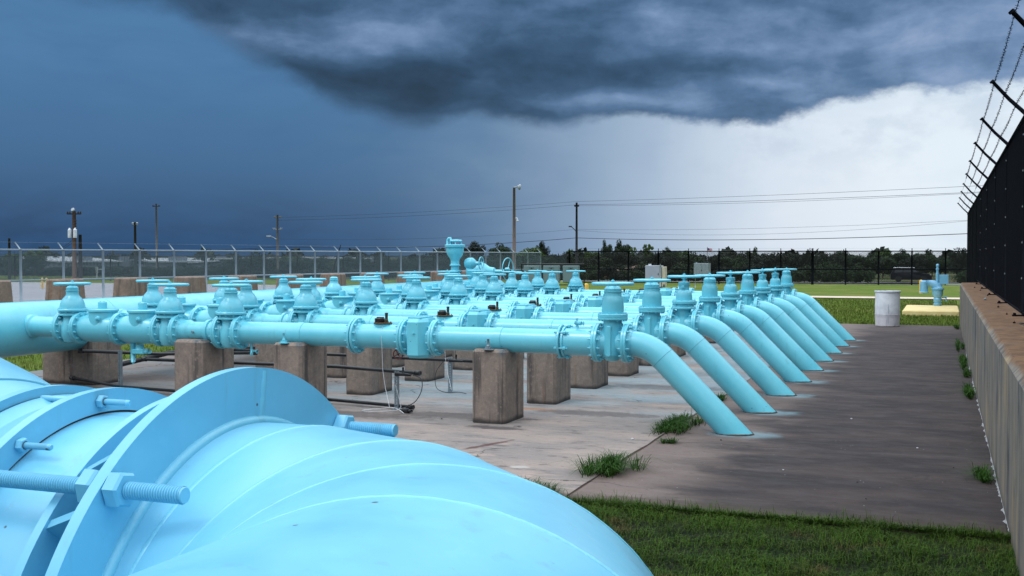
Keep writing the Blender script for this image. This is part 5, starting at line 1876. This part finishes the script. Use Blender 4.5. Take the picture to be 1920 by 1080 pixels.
TR = {}
TR['a'] = tree_mesh(1, 6.5, 6.0, 5200, .17, M['leaf'], .22)
TR['b'] = tree_mesh(2, 6.5, 5.0, 5200, .16, M['leaf2'], .22, .85)
TR['c'] = tree_mesh(3, 6.5, 7.5, 5200, .18, M['leaf3'], .15, .9)
TR['d'] = tree_mesh(4, 6.5, 4.0, 2600, .16, M['leaf2'], .2, .62)
TR['e'] = tree_mesh(5, 3.0, 6.0, 4200, .15, M['leaf'], .05, .8)
TR['f'] = tree_mesh(6, 3.0, 5.5, 4200, .15, M['leaf3'], .05, .85)
HT = dict(a=6.5, b=6.5, c=6.5, d=6.5, e=3.0, f=3.0)
WD = dict(a=6.0, b=5.0, c=7.5, d=4.0, e=6.0, f=5.5)
rt = random.Random(77)


def tree(kind, px, ytop, dist, wpx=None, label=None, group=None):
    x, y = far(px, dist)
    z0 = ground_z(y)
    h = zat(ytop, dist) - z0
    t = empty('bush' if kind in 'ef' else 'tree', (x, y, z0), label, 'bush' if kind in 'ef' else 'tree', group, rt.uniform(0, 6.28))
    k = h / (HT[kind] * 1.02)
    kw = (wpx / 2100 * dist / WD[kind]) if wpx else k
    t.scale = (kw, kw, k)
    cr, tk = TR[kind]
    ob('crown', cr, t); ob('trunk', tk, t)
    return t


special = [('c', 892, 449, 190, 52, 'dark round tree directly right of the air valve head'), ('a', 938, 454, 190, 50, 'dark green tree just left of the light pole'),
           ('c', 1014, 449, 195, 34, 'tallest dark tree between light pole and tall black pole'), ('b', 995, 460, 180, 60, 'bright green tree right of the light pole'),
           ('d', 1066, 463, 190, 26, 'small sparse palm-like tree left of the tall black pole'), ('b', 1110, 468, 200, 36, 'low bright shrubby tree right of the tall black pole'),
           ('a', 1136, 449, 190, 24, 'narrow dark tree, left one of the close pair right of the tall black pole'), ('a', 1165, 449, 192, 38, 'broad dark tree, right one of the close pair right of the tall black pole'),
           ('d', 1184, 458, 186, 24, 'thin tree beside the right side of the close dark pair'), ('d', 1218, 452, 180, 34, 'loose pale green tree with a spiky top above the dark fence'),
           ('a', 1255, 463, 185, 34, 'small dark tree between the spiky tree and the flag'), ('b', 1280, 466, 190, 36, 'low green tree left of the flag'),
           ('a', 1412, 463, 180, 30, 'small round-topped tree left of the lone dark tree by the fence'), ('c', 1385, 469, 180, 36, 'flat dark tree above the middle of the far fence'),
           ('c', 1515, 463, 120, 30, 'lone dense dark round tree right behind the far fence'), ('a', 1448, 472, 175, 34, 'dark bushy tree between the round-topped tree and the lone dark tree'),
           ('a', 1580, 471, 170, 50, 'dark tree above the fence left of the parked car'), ('b', 1655, 464, 165, 44, 'uneven green tree above the roof of the parked car'),
           ('a', 1690, 466, 165, 40, 'dark tree above the bonnet of the parked car'), ('c', 1800, 461, 150, 50, 'dark tree at the corner of the tall black fence'),
           ('a', 1735, 467, 160, 50, 'green tree behind the blue vent pipe'), ('c', 842, 462, 185, 26, 'small dark tree showing left of the air valve cup')]
for kd, px, yt, di, wp, lb in special:
    tree(kd, px, yt, di, wp, lb)
for i in range(34):
    px = 1000 + i * 24 + rt.uniform(-6, 6)
    tree(rt.choice('caccaf'), px, rt.uniform(469, 480), rt.uniform(150, 178), rt.uniform(44, 66), 'dark green tree in the even treeline behind the far fence', 'trees of the right-hand treeline')
for i in range(26):
    px = 985 + i * 33 + rt.uniform(-9, 9)
    di = rt.uniform(96, 128)
    if 1640 < px < 1790: continue
    tree(rt.choice('ef'), px, rt.uniform(488, 508), di, rt.uniform(40, 80), 'low dark bush behind the far fence under the treeline', 'bushes behind the far fence')
# left treeline seen through the grey fence
for i in range(32):
    px = -20 + i * 31 + rt.uniform(-8, 8)
    yt = rt.uniform(476, 484) if (px < 95 or px > 475) else rt.uniform(496, 501)
    if 470 < px < 860: yt = rt.uniform(474, 483)
    tree(rt.choice('abcae'), px, yt, rt.uniform(150, 175), rt.uniform(44, 66), 'grey-green tree of the left treeline seen through the grey fence', 'trees of the left-hand treeline')
for i in range(22):
    px = -10 + i * 46 + rt.uniform(-9, 9)
    tree(rt.choice('ef'), px, rt.uniform(499, 508), rt.uniform(98, 118), rt.uniform(60, 90), 'low bush beyond the grey fence at the left', 'bushes beyond the grey fence')
tree('b', 65, 465, 110, 44, 'bright green tree beside the short black pole, far left')
tree('b', 22, 472, 105, 34, 'pale green tree at the left edge beyond the fence')
tree('a', 450, 478, 120, 60, 'round grey-green tree beyond the fence, left of the two-arm pole')
# wood closing the horizon beyond the visible trees
rs = np.random.RandomState(5)
nq = 26000
th_ = rs.uniform(-95, 60, nq)
dd = rs.uniform(215, 300, nq)
X_ = np.sin(np.radians(th_)) * dd; Y_ = np.cos(np.radians(th_)) * dd
keep = Y_ > 40
X_, Y_ = X_[keep], Y_[keep]
prof_h = 3.2 + 1.0 * np.sin(th_[keep] * 1.7) + .8 * np.sin(th_[keep] * 4.3 + 1)
Z_ = -1.6 + rs.uniform(0, 1, len(X_)) ** .8 * prof_h
P = np.stack([X_, Y_, Z_], 1)
a = rs.normal(size=P.shape); a /= np.linalg.norm(a, axis=1)[:, None]
c_ = rs.normal(size=P.shape); c_ = np.cross(a, c_); c_ /= np.linalg.norm(c_, axis=1)[:, None]
s_ = rs.uniform(.5, 1.0, (len(P), 1))
V = np.stack([P - a * s_, P + c_ * s_ * .7, P + a * s_, P - c_ * s_ * .7], 1).reshape(-1, 3)


def quads(name, V, m):
    me = bpy.data.meshes.new(name)
    k = len(V) // 4
    me.vertices.add(len(V)); me.vertices.foreach_set('co', V.astype(np.float32).ravel())
    me.loops.add(len(V)); me.loops.foreach_set('vertex_index', np.arange(len(V), dtype=np.int32))
    me.polygons.add(k); me.polygons.foreach_set('loop_start', np.arange(0, len(V), 4, dtype=np.int32))
    me.update(calc_edges=True)
    me.materials.append(m)
    return me


tag(ob('distant_wood', quads('distant_wood', V, M['leaf3'])), 'far dark wood along the horizon behind the trees', 'wood', None, 'stuff')


def blades(X, Y, Z, L, wd, rs, lean=.5, az=None):
    """two-segment bent grass blades as quads"""
    n = len(X)
    if az is None:
        az = rs.uniform(0, 2 * PI, n)
    dirx, diry = np.cos(az), np.sin(az)
    ln = rs.uniform(.15, 1.0, n) * lean
    px, py = -diry, dirx
    w = wd * rs.uniform(.6, 1.3, n)
    b0 = np.stack([X, Y, Z], 1)
    side = np.stack([px, py, np.zeros(n)], 1) * w[:, None]
    mid = b0 + np.stack([dirx * ln * L * .35, diry * ln * L * .35, L * .6], 1)
    tip = b0 + np.stack([dirx * ln * L * 1.1, diry * ln * L * 1.1, L * (1.0 - .35 * ln)], 1)
    q1 = np.stack([b0 - side, b0 + side, mid + side * .8, mid - side * .8], 1)
    q2 = np.stack([mid - side * .8, mid + side * .8, tip + side * .08, tip - side * .08], 1)
    return np.concatenate([q1, q2], 0).reshape(-1, 3)


rs = np.random.RandomState(21)
n = 80000
X_ = rs.uniform(-4.6, .43, n); Y_ = rs.uniform(4.6, 7.66, n)
edge = 7.60 + .05 * np.sin(X_ * 5) + .05 * np.sin(X_ * 13 + 1) + rs.normal(0, .025, n)
cl = np.sin(X_ * 7 + 2 * np.sin(Y_ * 5)) * np.sin(Y_ * 8 + 1.3 * np.sin(X_ * 6))
keep = (Y_ < edge) & (rs.uniform(0, 1, n) < .72 + .35 * cl)
X_, Y_, cl = X_[keep], Y_[keep], cl[keep]
L = rs.uniform(.02, .07, len(X_)) * (1 + .45 * cl)
V = blades(X_, Y_, np.full(len(X_), -.03), L, .0018, rs, 1.7)
tag(ob('lawn_grass', quads('lawn_grass', V, M['blade'])), 'dark green lawn grass in the foreground at right of the main pipe', 'grass', None, 'stuff')
n = 7000
X_ = rs.uniform(-3.4, .42, n); Y_ = 7.54 + np.abs(rs.normal(0, .045, n)) * (1 + .8 * np.sin(X_ * 6 + 2 * np.sin(X_ * 2.3)))
L = rs.uniform(.02, .06, n) * np.where(rs.uniform(0, 1, n) < .08, 2.2, 1)
V = blades(X_, Y_, np.full(n, -.005), L, .0018, rs, 1.5)
tag(ob('edge_grass', quads('edge_grass', V, M['blade'])), 'long loose grass blades spilling over the near edge of the slab', 'grass', None, 'stuff')
n = 46000
X_ = rs.uniform(-13, .5, n); Y_ = 30.05 + rs.uniform(0, 1, n) ** 1.3 * 18
V = blades(X_, Y_, np.full(n, -.03), rs.uniform(.05, .10, n), .006, rs, .9)
tag(ob('far_grass', quads('far_grass', V, M['blade_far'])), 'bright mown grass beyond the far edge of the slab', 'grass', None, 'stuff')
n = 9000
X_ = rs.uniform(-17, -12.9, n); Y_ = rs.uniform(11, 24, n)
V = blades(X_, Y_, np.full(n, -.03), rs.uniform(.05, .12, n), .005, rs, .9)
tag(ob('strip_grass', quads('strip_grass', V, M['blade_far'])), 'green grass strip seen under the wide header pipe at left', 'grass', None, 'stuff')


def tuft(x, y, rx, ry, n, L0, L1, label, seed, group='weed tufts on the slabs', lean=2.1, wd=.0028):
    rs = np.random.RandomState(seed)
    k = max(3, n // 60)
    cx = rs.normal(0, rx * .45, k); cy = rs.normal(0, ry * .45, k)
    i = rs.randint(0, k, n)
    X_ = cx[i] + rs.normal(0, rx * .18, n); Y_ = cy[i] + rs.normal(0, ry * .18, n)
    az = np.arctan2(Y_ - cy[i] + rs.normal(0, .01, n), X_ - cx[i]) + rs.normal(0, .5, n)
    V = blades(X_, Y_, np.zeros(n), rs.uniform(L0, L1, n) * rs.uniform(.7, 1.4, n), wd, rs, lean, az)
    tag(ob('weed_tuft', quads('weed_tuft', V, M['weed']), None, (x, y, 0)), label, 'weed', group)


tuft(-2.52, 11.25, .17, .62, 1500, .05, .12, 'largest dark green weed tuft, on the joint left of the first elbow pipe', 31)
tuft(-2.40, 10.25, .12, .12, 160, .03, .07, 'small flat weed tuft between the two large ones on the joint', 32)
tuft(-2.50, 8.75, .18, .22, 800, .08, .17, 'large spiky weed tuft on the joint nearest the lawn', 33, wd=.003)
tuft(-2.50, 13.5, .12, .35, 380, .04, .09, 'small weed tuft on the joint behind the first elbow pipe', 34)
tuft(-2.75, 7.72, .16, .10, 420, .05, .12, 'grassy tuft where the slab joint meets the lawn', 35)
for i, (yy, rx, ry, n_) in enumerate(((9.55, .11, .22, 200), (15.5, .07, .9, 420), (17.6, .06, .5, 260), (19.6, .08, 1.0, 420), (23.0, .07, 1.4, 380), (29.4, .10, .5, 260))):
    tuft(.33, yy, rx, ry, n_, .05, .12, ORD[i] + ' weed tuft from the camera along the foot of the concrete wall', 40 + i, 'weed tufts along the wall foot')

for o in bpy.data.objects:
    if o.parent is None and 'label' in o:
        n_ = len(o['label'].split())
        if n_ > 16 or n_ < 4:
            print('LABEL', n_, o.name, o['label'])
